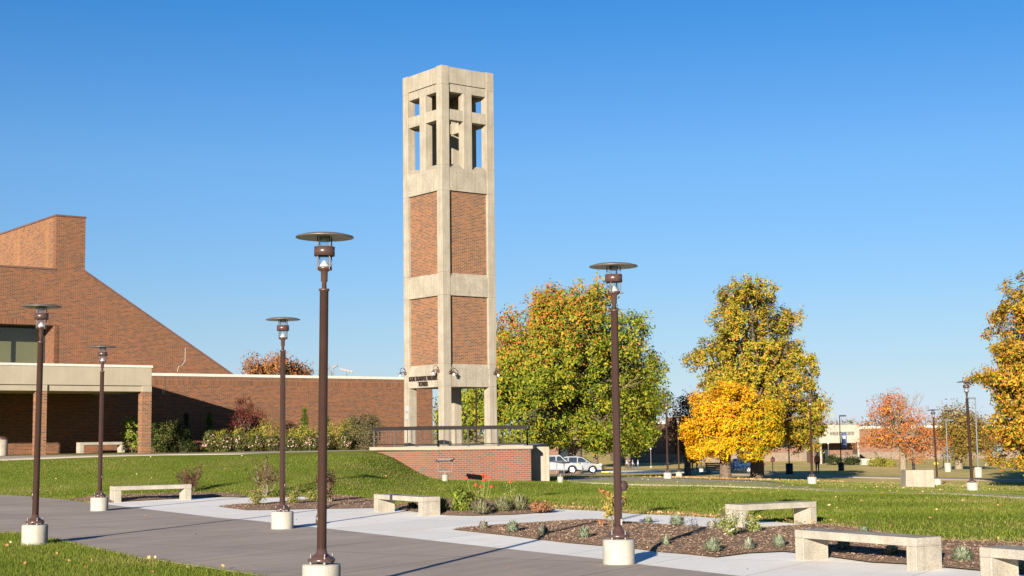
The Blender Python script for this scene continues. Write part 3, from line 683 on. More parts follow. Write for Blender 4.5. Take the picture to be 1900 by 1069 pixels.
info_sign((825.5, 59.5), None, R(-20), 'small sloped information sign in front of the brick terrace wall')
info_sign((1039, 60.5), None, R(58), 'small sloped information sign right of the concrete pier, in front of the white vehicle')
cb = thing('concrete_block', tuple(gp(1708, 904)), R(0), 'slanted pale concrete block standing alone on the lawn between paths', 'concrete block')
s_ = F and 61.0
part('block', MB().prism([(-.68, -.1), (.66, -.1), (.64, .78), (-.64, .78)], 0, .9).xf(Matrix.Rotation(R(0), 4, 'Z')), M_tower, cb, bevel=.015)
# ================================================================== far buildings
def far_box(name, lab, px0, px1, ytop, d, cat='building', depth=30):
    a = at(px0, ytop, d); b = at(px1, ytop, d); z0 = float(tz((a.x+b.x)/2, d))-.5
    t = thing(name, ((a.x+b.x)/2, d, z0), 0, lab, cat); return t, (b.x-a.x)/2, a.z-z0
t, hw, h = far_box('science_building', 'long low brick building with cream roof edge behind the orange tree at right', 1592, 2300, 791, 305)
part('wall', MB().box(-hw, hw, 0, 30, 2.0, h-.5), M_brick_f, t); part('base_wall', MB().box(-hw-.1, hw, -.1, 30, 0, 2.0), M_base, t)
part('coping', MB().box(-hw-.15, hw, -.2, 30, h-.5, h), M_coping, t)
part('rooftop_unit', MB().box(9, 16, 6, 12, h, h+1.5).box(18, 19.2, 6, 12, h, h+2.2), M_gray, t)
for x in (-22, -12, 4): dd = part('door', MB().box(x, x+2.2, -.16, -.1, .4, 3.2), M_gray, t)
t, hw, h = far_box('entrance_building', 'white concrete entrance canopy with dark lettering over glass doors', 1519, 1594, 789, 270)
part('fascia', MB().box(-hw, hw, 0, 9, h-3.25, h), M_white, t)
part('wall', MB().box(-hw, hw, 6, 12, 0, h-3.3), M_brick_f, t)
part('base_wall', MB().box(-hw+3, hw, 2.4, 6, 0, 2.1), M_base, t)
dr = part('door', MB().box(-hw+.3, -hw+3.0, 5.8, 6, .4, 3.4), M_blk, t); part('pane', MB().box(-hw+.5, -hw+1.5, 5.7, 5.8, .6, 3.2).box(-hw+1.8, -hw+2.8, 5.7, 5.8, .6, 3.2), M_dglass, dr)
for x in (-hw+.15, hw-.35): part('pillar', MB().box(x, x+.3, .3, .6, 0, h-3.3), M_white, t)
XZ = Matrix(((1, 0, 0, 0), (0, 0, -1, 0), (0, 1, 0, 0), (0, 0, 0, 1)))
text('lettering', 'WHEELER SCIENCE CENTER', .85, Matrix.Translation((.5, 0, h-1.85)) @ XZ, M_letter, t, 4.4, .03)
st = thing('entrance_stairs', tuple(gd(1600, 262)), R(0), 'dim concrete steps with dark handrails beside the white entrance canopy', 'stairs')
m = MB()
for k in range(9): m.box(-2.5, 2.5, -3+k*.42, 3.5, -.5+k*.17, -.5+(k+1)*.17)
part('steps', m, M_path, st)
for x in (-2.5, 2.5): part('handrail', MB().tube([(x, -3.2, .8), (x, .6, 2.1), (x, 2.2, 2.1)], .05, 6).tube([(x, -3.2, -.2), (x, -3.2, .8)], .05, 6).tube([(x, .6, 1), (x, .6, 2.1)], .05, 6), M_blk, st)
t, hw, h = far_box('classroom_building', 'low brick building behind the yellow maple with a long pale base wall', 1150, 1519, 783, 300)
part('wall', MB().box(-hw, hw, 0, 30, 2.2, h-.5).box(-hw+9.6, -hw+14, -.6, 0, 2.2, h+.8), M_brick_f, t)
part('base_wall', MB().box(-hw-.1, hw, -2.1, 30, 0, 2.2), M_base, t); part('coping', MB().box(-hw-.1, hw, -.1, 30, h-.5, h), M_coping, t)
for k in range(5): part('window', MB().box(-hw+2+k*7.5, -hw+4.2+k*7.5, -.05, .1, 3.2, 5.4), M_dglass, t)
t, hw, h = far_box('brick_annex', 'small sunlit brick building glimpsed between the concrete pier and the green oak trunk', 1000, 1036, 808, 215)
part('wall', MB().box(-hw, hw, 0, 8, 0, h), M_brick_f, t); part('coping', MB().box(-hw-.1, hw+.1, -.1, 8, h, h+.3), M_coping, t)
part('window', MB().box(hw+.0, hw+2.4, 1, 8, 0, h-.2), M_dglass, t)

# ================================================================== trees
def tubes_limb(mb, a, b, ra, rb, n=5, wob=.08, seg=6):
    a = Vector(a); b = Vector(b); L = (b-a).length; pts = []
    for i in range(n+1):
        t = i/n; p = a.lerp(b, t)
        p += Vector([random.uniform(-1, 1)*wob*L*math.sin(PI*t) for _ in range(3)]); p.z += .08*L*math.sin(PI*t)*(-1 if b.z > a.z else .5)
        pts.append(p)
    mb.tube(pts, [ra+(rb-ra)*i/n for i in range(n+1)], seg, cap=False); return pts
def tree(name, lab, px, d, lobes, nc, n, spread, size, pal, cwf, bark, tr, trunk_y=None, group=None, shell=.55, twig=.08, cat='tree', fork=.35, lean=0, loose=0, base=None):
    B = gd(px, d) if base is None else base
    t = thing(name, tuple(B), 0, lab, cat, group)
    Ls = []
    for (cx, cy, rx, ry) in lobes:
        c = at(cx, cy, d)-B; Ls.append([c, rx*d/F, ry*d/F])
    cx0 = sum(l[0].x*l[1] for l in Ls)/sum(l[1] for l in Ls); xr = max(abs(l[0].x-cx0)+l[1] for l in Ls)
    for l in Ls:
        room = max(0, math.sqrt(max(0, 1-min(1, abs(l[0].x-cx0)/xr)**2))*xr-l[1]*.8)
        l[0].y += random.uniform(-1, 1)*room*.5
        l.append((l[1]+l[2])/2*(1+.5*room/(xr+.01)))
    # extra lobes front and back so the crown is as deep as it is wide
    for l in list(Ls):
        room = max(0, math.sqrt(max(0, 1-min(1, abs(l[0].x-cx0)/xr)**2))*xr-l[3])
        if room > .25*xr:
            for sgn in (-1, 1):
                Ls.append([l[0]+Vector((0, sgn*room*.8, -.1*l[2])), l[1]*.8, l[2]*.8, l[3]*.8])
    ar = np.array([l[1]*l[2] for l in Ls]); ar = ar/ar.sum(); C = []
    for l, a in zip(Ls, ar):
        k = max(3, int(nc*a)); u = unit(k); r = shell+(1-shell)*RNG.random((k, 1))**.6
        r = r*(1+loose*RNG.normal(size=(k, 1)))
        C.append(np.array(l[0])+u*r*np.array([l[1], l[3], l[2]]))
    C = np.concatenate(C); sc_ = 7.5/max(xr, 1.5)
    gn = np.sin(C[:, 0]*sc_+px)*np.sin(C[:, 2]*sc_*1.1+1.7)+.6*np.sin(C[:, 1]*sc_*1.3+C[:, 0]*sc_*.8)*np.sin(C[:, 2]*sc_*1.9+px)
    C = C[(gn > -.62) | (RNG.random(len(C)) < .35)]; zmin = min(l[0].z-l[2] for l in Ls); C = C[C[:, 2] > max(.4, zmin*.9)]
    zt = C[:, 2].max(); zn = (C[:, 2]-C[:, 2].min())/(zt-C[:, 2].min())
    cw = cwf(zn, (C[:, 0]-C[:, 0].min())/(np.ptp(C[:, 0])), RNG.random(len(C)))
    leaves('crown', C, n, spread, size, pal, M_leaf, t, cw)
    mb = MB(); zc = zmin+(zt-zmin)*fork; top = Vector((cx0*.6, 0, max(zc, zmin*1.05)))
    pts = [Vector((0, 0, -.4)), Vector((0, 0, .15)), Vector((lean*.3, 0, top.z*.4)), Vector((top.x*.5, 0, top.z*.75)), top]
    mb.tube(pts, [tr*1.5, tr*1.12, tr, tr*.85, tr*.6], 10, cap=False)
    lb = []
    for l in Ls:
        s = pts[3].lerp(top, random.random()) if random.random() < .6 else pts[2].lerp(pts[3], random.uniform(.6, 1))
        lb.append((l, tubes_limb(mb, s, s.lerp(l[0]-Vector((0, max(-1.0, l[0].y)*0, 0)), .8), tr*.28, tr*.07, 6, .1)))
    for i in RNG.permutation(len(C))[:int(len(C)*twig)]:
        c = Vector(C[i]); l, pp = min(lb, key=lambda q: (q[0][0]-c).length)
        tubes_limb(mb, pp[random.choice((3, 4, 5))], c, tr*.09, tr*.025, 3, .12, 4)
    part('trunk', mb, bark, t, fix=False)
    return t
def W3(f):  # helper: stack weights
    return lambda z, x, r: np.stack(f(z, x, r), 1)
# big green oak behind the tower
oakp = [(.085, .13, .012), (.15, .19, .016), (.235, .24, .022), (.33, .25, .022), (.42, .15, .026), (.05, .08, .014)]
tree('oak_tree', 'big broad green tree with orange-tinged top directly right of the tower', 1067, 156,
     [(1065, 620, 105, 75), (1020, 580, 45, 42), (1100, 572, 45, 35), (1160, 625, 42, 55), (1000, 690, 85, 80), (1110, 700, 90, 85), (1170, 730, 58, 75), (945, 615, 30, 40), (935, 700, 42, 90), (900, 740, 45, 60), (955, 790, 55, 40), (1040, 790, 85, 45), (1130, 800, 70, 35), (1185, 800, 38, 35), (1205, 690, 22, 40), (1217, 745, 22, 30), (1018, 545, 11, 20), (1042, 552, 10, 18), (1066, 550, 10, 16), (1096, 545, 11, 20), (1120, 562, 12, 16), (998, 562, 12, 16), (960, 590, 12, 14), (1185, 590, 12, 14), (865, 770, 34, 45), (830, 775, 30, 40)],
     4400, 34, .33, .19, oakp, W3(lambda z, x, r: (1.2+0*z, 2.2+0*z, 1.6+r, .5+r*1.2, np.clip((z-.42)*30*np.clip(1.08-1.35*x, 0, 1), .06, 10), .8+0*z)), M_bark, .75, group='campus trees', twig=.05, shell=.5, loose=.07)
# tall yellow-green tree
syp = [(.15, .175, .016), (.25, .235, .022), (.39, .28, .03), (.46, .235, .026), (.38, .15, .022), (.075, .09, .014)]
syc = W3(lambda z, x, r: (1.6+0*z, 1.7+0*z, 1.5+r, .8+r, .3+.3*r, .7+0*z))
tree('sycamore_tree', 'tall narrow-topped yellow-green tree rising behind the golden maple', 1404, 99,
     [(1385, 560, 46, 36), (1345, 600, 38, 38), (1428, 590, 40, 42), (1330, 655, 42, 40), (1455, 655, 38, 45), (1390, 660, 62, 62), (1293, 665, 22, 20), (1478, 690, 32, 40), (1400, 740, 82, 60), (1330, 715, 40, 35), (1500, 765, 28, 40), (1372, 532, 20, 14), (1468, 595, 18, 26), (1490, 735, 30, 30), (1465, 800, 48, 36), (1518, 745, 14, 18), (1410, 800, 60, 35), (1512, 790, 22, 28), (1495, 825, 24, 18), (1365, 545, 34, 24), (1410, 548, 30, 20)],
     2400, 30, .15, .115, syp, syc, M_bark, .42, group='campus trees', shell=.5, loose=.06)
mpp = [(.60, .35, .008), (.62, .28, .010), (.45, .36, .012), (.55, .17, .010), (.25, .27, .018), (.32, .10, .008)]
tree('maple_tree', 'round golden yellow maple with orange top and greenish right side', 1345, 93,
     [(1360, 738, 40, 26), (1312, 762, 36, 28), (1350, 780, 62, 42), (1415, 772, 32, 38), (1303, 805, 30, 30), (1375, 808, 68, 32), (1432, 800, 22, 26), (1325, 832, 42, 18), (1290, 838, 18, 14), (1400, 828, 40, 16), (1345, 720, 18, 14), (1385, 735, 25, 20), (1438, 768, 18, 26), (1436, 812, 20, 18), (1275, 795, 14, 26), (1300, 738, 16, 14), (1395, 845, 24, 10)],
     1900, 30, .14, .09, mpp, W3(lambda z, x, r: (2+0*z, 1.6+0*z, .8+x*1.5, np.clip(2.2*z*(1.15-x), .1, 3), np.clip(9*(x-.40)*(1.15-z), .05, 6), np.clip(.7*z, 0, 1))), M_bark, .34, group='campus trees', twig=.06, shell=.45)
tree('red_tree', 'small dark reddish-brown tree half hidden left of the golden maple', 1275, 118,
     [(1272, 770, 28, 32), (1262, 808, 30, 30), (1285, 830, 28, 22), (1280, 745, 15, 12), (1305, 800, 30, 40)],
     300, 22, .3, .13, [(.17, .075, .02), (.12, .06, .018), (.10, .08, .02), (.24, .11, .025)], W3(lambda z, x, r: (1+0*z, 1+0*z, 1.4-z, .4+z)), M_bark, .25, group='campus trees')
tree('orange_tree', 'sparse orange-red tree with visible branches in front of the brick science building', 1675, 142,
     [(1650, 755, 45, 26), (1638, 788, 46, 26), (1700, 790, 42, 32), (1680, 818, 72, 22), (1722, 832, 34, 18), (1622, 812, 26, 20), (1740, 815, 18, 16), (1660, 740, 22, 14), (1605, 822, 14, 8), (1700, 850, 26, 9), (1628, 762, 22, 22)],
     420, 20, .26, .12, [(.42, .125, .022), (.45, .17, .045), (.36, .085, .016), (.46, .24, .03), (.32, .11, .035)], W3(lambda z, x, r: (1+0*z, .9+z, .9+0*z, np.clip(1.3*(1-z)*(1-x), .05, 2), .6+0*z)), M_bark_l, .3, group='campus trees', twig=.8, shell=.25, loose=.08)
tree('olive_tree', 'round brownish-olive tree behind the grey parking lamps at right', 1778, 200,
     [(1770, 770, 26, 22), (1800, 785, 32, 24), (1762, 805, 32, 26), (1800, 818, 42, 24), (1830, 830, 18, 16), (1780, 838, 36, 14), (1745, 800, 16, 18), (1820, 805, 18, 18)],
     420, 22, .5, .2, [(.21, .125, .02), (.16, .11, .02), (.10, .085, .018), (.26, .16, .03)], W3(lambda z, x, r: (1+0*z, 1+0*z, 1.4-z, .3+z)), M_bark_l, .5, group='campus trees')
rp = [(.15, .16, .015), (.30, .265, .022), (.45, .31, .028), (.50, .22, .024), (.38, .13, .020), (.07, .08, .014)]
tree('plane_tree', 'large yellow-green tree cut off by the right edge of the photo', 1965, 76,
     [(1905, 555, 30, 38), (1880, 580, 24, 26), (1950, 590, 55, 60), (1905, 640, 45, 42), (1868, 655, 28, 22), (1868, 700, 42, 32), (1835, 697, 18, 13), (1905, 740, 62, 45), (1880, 790, 42, 36), (1920, 815, 58, 36), (1895, 850, 30, 18), (1975, 690, 90, 120), (2010, 560, 60, 60), (1985, 800, 70, 45), (1900, 520, 12, 14), (1880, 610, 20, 20)],
     2400, 34, .14, .10, rp, W3(lambda z, x, r: (1+0*z, 1.0+0*z, 1.2+r, 1.2+r, .9+.9*r, .9+0*z)), M_bark, .36, group='campus trees', shell=.5, loose=.10)
tree('rust_tree', 'rust-orange tree top showing above the brick wall left of the second lamp', 500, 128,
     [(480, 676, 24, 17), (520, 676, 24, 16), (500, 692, 42, 14), (548, 688, 26, 16), (470, 693, 24, 10), (560, 698, 26, 12)],
     330, 16, .3, .14, [(.28, .11, .035), (.24, .09, .03), (.32, .16, .05), (.20, .09, .035)], W3(lambda z, x, r: (1+0*z,)*4), M_bark_g, .3, group='campus trees', base=Vector((at(505, 690, 128).x, 128, -.5)), twig=.8)
def bare_tree(lab, px, d, ytop, width, base=None, depth=5, r0=.22, name='bare_tree', bark=None, tw=True):
    B = gd(px, d) if base is None else base
    t = thing(name, tuple(B), 0, lab, 'tree', 'leafless trees'); H = at(px, ytop, d).z-B.z; wd = width*d/F
    mb = MB()
    def grow(p, dr, L, r, k):
        q = p+dr*L; mb.tube([p, p.lerp(q, .5)+Vector([random.uniform(-.04, .04)*L for _ in range(3)]), q], [r, r*.8, r*.62], 4 if k < 4 else 5, cap=False)
        if k == 0: return
        for _ in range(3 if k > 1 else 4):
            n = (dr+Vector([random.gauss(0, .42) for _ in range(3)])*(1.0)+Vector((0, 0, .12))).normalized(); grow(q, n, L*random.uniform(.62, .85), r*.55, k-1)
    grow(Vector((0, 0, -.3)), Vector((0, 0, 1)), H*.30, r0, depth)
    zs = max(v[2] for v in mb.v); xs = max(abs(v[0]) for v in mb.v); mb.v = [(v[0]*wd/2/xs, v[1]*wd/2/xs, v[2]*H/zs) for v in mb.v]
    part('trunk', mb, bark or M_bark_g, t, fix=False); return t
for px_, l_ in ((1105, 'left one of two dark green trees behind the right half of the big oak, added to shade the far building'), (1165, 'right one of two dark green trees behind the big oak, added to shade the far building')):  # two mostly hidden trees, added to cast shade on the classroom building
    tree('added_shade_tree', l_, px_, 262, [(px_, 735, 42, 38), (px_-18, 780, 38, 38), (px_+18, 780, 38, 38), (px_, 815, 40, 22)], 600, 24, .6, .35, oakp, W3(lambda z, x, r: (1+0*z, 1+0*z, .6+0*z, .2+0*z, .1+0*z, 1+0*z)), M_bark, .45, group='campus trees')
bare_tree('leafless grey tree top beside the rust-orange tree above the brick wall', 588, 132, 668, 75, Vector((at(588, 690, 132).x, 132, -.5)))
bare_tree('leafless grey tree rising behind the sparse orange tree', 1695, 170, 724, 92)
bare_tree('leafless tree above the white entrance canopy, left one', 1545, 340, 764, 50, depth=4)
bare_tree('leafless tree above the white entrance canopy, right one', 1578, 345, 770, 46, depth=4)
bare_tree('low leafless tree behind the roof between orange and olive trees', 1742, 350, 776, 60, depth=4)
# far wood behind everything
C = []
for k in range(260):
    x = random.uniform(-300, 460); y = random.uniform(560, 700); hh = random.uniform(5.5, 9.5)
    for j in range(9): C.append((x+random.gauss(0, 2.6), y+random.gauss(0, 2.6), -4.5+hh*random.uniform(.1, 1)))
tag(leaves('distant_wood', C, 12, 1.3, .9, [(.12, .10, .05), (.18, .13, .07), (.10, .10, .04)], M_leaf), 'far-off autumn wood along the horizon', 'wood', None, 'stuff')

# ================================================================== shrubs and plants
def shrub(name, lab, p, w, h, nc, n, size, pal, cw=None, dp=None, cat='shrub', group=None, shell=.5, spread=None, stems=True, low=.0, cone=False, flowers=None, bark=None):
    t = thing(name, tuple(p), 0, lab, cat, group); dp = dp or w
    u = unit(nc); r = shell+(1-shell)*RNG.random((nc, 1))**.5
    C = u*r*np.array([w/2, dp/2, h/2*(1-low)])+np.array([0, 0, h/2*(1+low)])
    if cone:
        z = RNG.random(nc)**1.3; a = RNG.random(nc)*2*PI; rr = (1-z)*w/2*np.sqrt(RNG.uniform(.5, 1, nc)); C = np.stack([rr*np.cos(a), rr*np.sin(a), .05+z*h*.97], 1)
    C[:, 2] = np.maximum(C[:, 2], .05)
    leaves('foliage', C, int(n*1.8), spread or w*.07, size, pal, M_leaf, t, cw if cw is None else cw(C, h))
    if stems:
        m = MB()
        for i in range(min(nc, 14)): tubes_limb(m, (random.uniform(-.04, .04), 0, -.05), C[i*nc//14 % nc], .016, .006, 3, .1, 4)
        part('stem', m, bark or M_bark, t, fix=False)
    if flowers:
        k, fs, fp = flowers; u = unit(k); u[:, 1] = -abs(u[:, 1]); u[:, 2] = abs(u[:, 2])*.9-.15
        u[:, 2] = u[:, 2]*1.4-.3; FC = u*np.array([w/2, dp/2, h/2])*1.03+np.array([0, 0, h/2*1.02]); FC[:, 2] = np.maximum(.08, FC[:, 2])
        leaves('blossoms', FC, 9, fs*.45, fs, fp, M_leaf, t, None, .9)
    return t
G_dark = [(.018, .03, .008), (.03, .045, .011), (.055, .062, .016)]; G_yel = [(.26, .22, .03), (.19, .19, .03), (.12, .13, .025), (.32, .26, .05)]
G_ros = [(.055, .075, .018), (.10, .11, .025), (.03, .045, .012), (.15, .13, .04)]
def at_t(px, d): return gd(px, d)
sh = lambda *a, **k: shrub(*a, **k)
sh('shrub', 'yellow-green leafy bush left of the right canopy column', at_t(245, 70.5), 1.1, 1.75, 60, 22, .055, [(.22, .26, .03), (.30, .32, .05), (.12, .17, .03)], dp=1.0)
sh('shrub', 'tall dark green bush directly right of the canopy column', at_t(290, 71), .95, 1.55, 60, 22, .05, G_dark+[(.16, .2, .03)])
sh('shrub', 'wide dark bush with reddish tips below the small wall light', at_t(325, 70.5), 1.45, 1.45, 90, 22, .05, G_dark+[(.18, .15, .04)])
sh('shrub', 'low green ground bush in front of the wide dark bush', at_t(335, 69.3), 1.5, .5, 50, 18, .045, G_dark)
for px, d, h, w, l in ((281.5, 76, 2.1, .7, 'thin dark arborvitae behind the right canopy column'), (345, 73, 1.85, .6, 'small bright green arborvitae above the wide dark bush'), (388, 74, 1.9, .6, 'green arborvitae left of the red maple'), (391, 76, 2.4, .75, 'dark arborvitae in the wall shade behind the green one'),
                       (565, 74.5, 2.05, .85, 'pointed bright green arborvitae between the second and nearest lamp poles'), (607, 74.5, 1.65, .6, 'arborvitae half hidden behind the nearest lamp pole')):
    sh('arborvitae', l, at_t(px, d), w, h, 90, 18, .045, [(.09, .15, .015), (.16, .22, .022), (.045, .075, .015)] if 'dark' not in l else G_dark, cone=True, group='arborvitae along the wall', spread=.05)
for px, d, w, h, l in ((450, 72.3, 1.5, 1.15, 'left of the red maple'), (497, 72.5, 1.6, 1.5, 'between the red maple and the second lamp pole'), (567, 72.3, 1.7, 1.2, 'in front of the pointed arborvitae'), (625, 72, 1.9, 1.35, 'right of the nearest lamp pole'), (652, 71.5, 1.2, 1.5, 'beside the dark round bush at the handrail'), (410, 72.3, 1.2, 1.0, 'third of the row from the canopy, behind roses')):
    sh('golden_shrub', 'feathery golden yellow shrub '+l, at_t(px, d), w, h, 70, 22, .05, G_yel, group='golden shrubs along the wall')
for i, px in enumerate((392, 420, 447, 476, 505, 540, 575, 600, 640)):
    l = ['first from the left', 'second from the left', 'third from the left', 'fourth from the left', 'touching the second lamp pole from the left', 'just right of the second lamp pole', 'second right of the second lamp pole', 'directly left of and behind the nearest lamp pole', 'last, right of the nearest lamp pole'][i]
    sh('rose_bush', 'pink-flowered rose bush, '+l, at_t(px, 70+.2*(i % 3)), random.uniform(.66, .78), random.uniform(.70, 1.02), 60, 20, .04, G_ros, group='pink rose bushes along the walk', flowers=(random.randint(22, 38), .032, [(.62, .38, .32), (.66, .50, .42), (.55, .29, .25)]))
tj = thing('japanese_maple', tuple(at_t(463, 73)), 0, 'dark red japanese maple against the brick wall', 'tree')
u = unit(230); C = u*(.45+.55*RNG.random((230, 1))**.5)*np.array([.95, .7, .85])+np.array([0, 0, 1.35]); C[:60] = unit(60)*np.array([.4, .4, .42])+np.array([-.25, 0, 2.15])
leaves('crown', C, 16, .09, .045, [(.10, .022, .016), (.065, .015, .013), (.15, .038, .022)], M_leaf, tj)
m = MB()
for i in range(26): tubes_limb(m, (0, 0, .1), C[i*8], .03, .008, 4, .12, 4)
part('trunk', m, M_bark, tj, fix=False)
sh('shrub', 'dark grey-green round bush left of the terrace railing', at_t(674, 71), 1.75, 1.75, 120, 26, .045, [(.07, .08, .03), (.12, .11, .05), (.16, .12, .06)])

def spiky(lab, p, w, h, n, pal, wd=.011, name='lavender_mound', group='lavender mounds', cat='plant', up=.35):
    t = thing(name, tuple(p), 0, lab, cat, group); V = []; c = []
    for k in range(n):
        a = random.uniform(0, 2*PI); el = math.acos(random.uniform(0, 1)); el *= .95
        dr = Vector((math.sin(el)*math.cos(a)*w/2, math.sin(el)*math.sin(a)*w/2, math.cos(el)*h*(1-up)+h*up*random.random()))
        L = random.uniform(.75, 1.05); e = dr*L; s = Vector((e.x*.25, e.y*.25, 0)); sd = Vector((-math.sin(a), math.cos(a), random.uniform(-.5, .5))).normalized()*wd
        b = s.lerp(e, random.uniform(.0, .35)); m_ = b.lerp(e, .6)+Vector((0, 0, .02)); V += [b-sd*.6, m_-sd, e, m_+sd]
        q = random.choice(pal); g = random.uniform(.7, 1.25); c.append([x*g for x in q])
        for j in range(3):   # little side leaves
            f = b.lerp(e, random.uniform(.2, 1)); o_ = Vector([random.gauss(0, 1) for _ in range(3)]).normalized()*wd*2.6; s2 = sd*.7
            V += [f-s2, f+o_*.5-s2*.3, f+o_, f+s2]; c.append([x*g*random.uniform(.8, 1.15) for x in q])
    raw_mesh('foliage', [tuple(v) for v in V], 4, M_leaf, t, np.array(c)); return t
LAV = [(.27, .30, .19), (.20, .24, .15), (.34, .36, .24), (.13, .16, .10)]; LAVG = [(.32, .27, .22), (.24, .20, .19), (.36, .36, .25)]
def zb(px, py):
    p = g0(px, py, .05); return p
for px, py, w, h, pal, l in ((897, 982, 21, 19, LAVG, 'leftmost small grey mound at the tip of the big mulch bed'), (951, 988, 30, 27, LAV, 'second mound from the bed tip, bushy grey-green'), (1009, 993, 24, 22, LAV+LAVG, 'third mound from the bed tip, crossed by a lamp shadow'),
    (1084, 1000, 28, 26, LAV, 'pale mound left of the lamp with the outlet box'), (1203, 972, 20, 16, LAV, 'small mound right of the lamp, at the back edge of the bed'), (1257, 978, 36, 28, LAV, 'broad mound at the back edge of the bed beyond the thin sapling'),
    (1236, 1014, 15, 24, LAV, 'narrow upright mound at the end of the lamp footing shadow'), (1323, 1024, 40, 30, LAV, 'widest pale mound at the front edge of the bed'), (1389, 1019, 28, 25, LAVG+LAV, 'greyish purple mound between two pale ones'), (1446, 1016, 30, 29, LAV, 'round pale mound left of the near bench'),
    (1321, 984, 26, 22, LAVG, 'purple-grey mound next to the white-flowered seedlings'), (1566, 1022, 34, 26, LAV, 'shaded mound under the left half of the near bench'), (1655, 1032, 34, 26, LAV, 'shaded mound under the right half of the near bench'), (1786, 1043, 50, 35, LAV, 'large round mound between the two benches at right'), (1604, 990, 24, 16, LAV, 'faint mound behind the near bench at the grass edge'), (1897, 1056, 30, 24, LAV, 'mound behind the bench at the right edge')):
    p = zb(px, py); s = p.y/F; spiky('lavender, '+l, p, w*s*.95, h*s*1.02, int(150+w*5), pal)
# thin dark sapling and seedlings
def twigs(name, lab, p, h, w, ns, nl, size, pal, bark, cat='plant', group=None, lo=.3, spread=.04, extra=None):
    t = thing(name, tuple(p), 0, lab, cat, group); m = MB(); C = []
    for k in range(ns):
        a = random.uniform(0, 2*PI); rr = random.uniform(.3, 1)*w/2; e = Vector((rr*math.cos(a), rr*math.sin(a), h*random.uniform(.65, 1)))
        pp = tubes_limb(m, (random.uniform(-.03, .03), 0, -.03), e, .012*h+.004, .003, 5, .1, 5)
        for j in range(nl):
            f = random.uniform(lo, 1)*5; i = min(4, int(f)); q = pp[i].lerp(pp[i+1], f-i); C.append(q+Vector([random.gauss(0, spread) for _ in range(3)]))
            if random.random() < .4: m.tube([pp[i], C[-1]], [.004, .002], 3, cap=False)
    part('stem', m, bark, t, fix=False); leaves('foliage', [tuple(c) for c in C], 6, spread*.6, size, pal, M_leaf, t); return t
PUR = [(.09, .035, .03), (.13, .055, .04), (.18, .09, .05), (.06, .028, .028)]
twigs('sapling', 'thin dark sapling in the mulch bed right of the broad lavender mound', zb(1290, 993), .34, .14, 3, 8, .015, [(.03, .03, .03), (.06, .05, .04)], M_blk, 'sapling')
YG = [(.22, .24, .035), (.27, .27, .07), (.14, .18, .03), (.38, .38, .26)]
twigs('seedling', 'yellow-green leafy seedling left of the bench behind the bed', zb(1352, 998), .52, .36, 6, 22, .025, YG, M_bark, 'plant', 'yellow-green seedlings', lo=.35)
twigs('seedling', 'short yellow-green seedling in front of the opening of the bench behind the bed', zb(1405, 990), .32, .42, 5, 22, .025, YG, M_bark, 'plant', 'yellow-green seedlings', lo=.3)
twigs('seedling', 'small green seedling at the left leg of the bench behind the bed', zb(1335, 984), .25, .24, 4, 18, .02, YG, M_bark, 'plant', 'yellow-green seedlings', lo=.3)
hy = twigs('hydrangea', 'leggy dried hydrangea with orange-brown flower heads left of the lamp with the outlet box', zb(1140, 979), .66, .55, 8, 12, .035, [(.34, .28, .05), (.40, .24, .06), (.24, .22, .05)], M_bark_l, 'shrub', lo=.5)
for x, z in ((-.22, .66), (-.12, .60), (-.23, .10)): leaves('flower_head', unit(14)*.045+np.array([x, 0, z]), 9, .012, .016, [(.40, .15, .055), (.46, .22, .10)], M_leaf, hy)
for px, py, h, w, l in ((352, 915, .86, .85, 'bushy purple-leaved crape myrtle right of the leftmost bench'), (494, 919, 1.1, 1.15, 'tall crape myrtle with purple leaves left of the second lamp pole'), (612, 932, 1.0, .75, 'crape myrtle just right of the nearest lamp pole')):
    twigs('crape_myrtle', l, g0(px, py, .06), h, w, 9, 34 if px == 352 else 22, .028, PUR, M_bark_l, 'shrub', 'purple crape myrtles', lo=.45, spread=.055)
for px, py, h, w, l in ((475, 938, .50, .48, 'green twiggy shrub at the tip of the left bed'), (543, 936, .46, .42, 'green twiggy shrub right behind the second lamp footing'), (600, 932, .62, .36, 'slim green shrub beside the nearest lamp pole'), (580, 930, .25, .22, 'small reddish shrub between the two lamp poles')):
    twigs('green_shrub', l, g0(px, py, .06), h, w, 9, 24, .022, [(.16, .20, .04), (.28, .28, .08), (.10, .13, .03), (.34, .22, .08)], M_bark, 'shrub', 'young green shrubs', lo=.15, spread=.05)
# middle bed
q = g0(858, 950, .05)
sh('coneflower_clump', 'green broad-leaved clump right of the middle bench, base of the red coneflowers', q, .42, .50, 46, 12, .05, [(.14, .18, .022), (.22, .25, .035), (.08, .11, .02)], spread=.05, cat='plant')
def cone_plant(lab, p, heads, group=None):
    t = thing('coneflower', tuple(p), 0, lab, 'flower', group)
    for (x, z) in heads:
        s = part('stem', MB().tube([(x*.4, 0, 0), (x*.8, .02, z*.6), (x, 0, z)], [.006, .005, .004], 5, cap=False), M_stem, t)
        part('flower_head', MB().lathe([(.001, z-.02), (.045, z-.028), (.05, z-.018), (.022, z), (.024, z+.02), (.001, z+.035)], (x, 0), 12), M_red, t)
    leaves('foliage', RNG.uniform(-1, 1, (26, 3))*np.array([.16, .1, .26])+np.array([0, 0, .34]), 5, .03, .028, [(.16, .24, .04), (.26, .30, .06), (.30, .22, .10)], M_leaf, t)
M_red = m_plain('red_petal', (.55, .045, .02), .6, 0, .25, 40); M_stem = m_plain('green_stem', (.22, .25, .06), .7)
pc = g0(890, 946, .05); s = pc.y/F
cone_plant('tall red coneflowers, the group of eight heads above the green clump', pc, [((x-890)*s, (946-y)*s) for x, y in ((867, 888), (896, 881), (901, 884), (909, 886.5), (898.5, 891), (883, 900), (893, 903.5), (912, 903.5))])
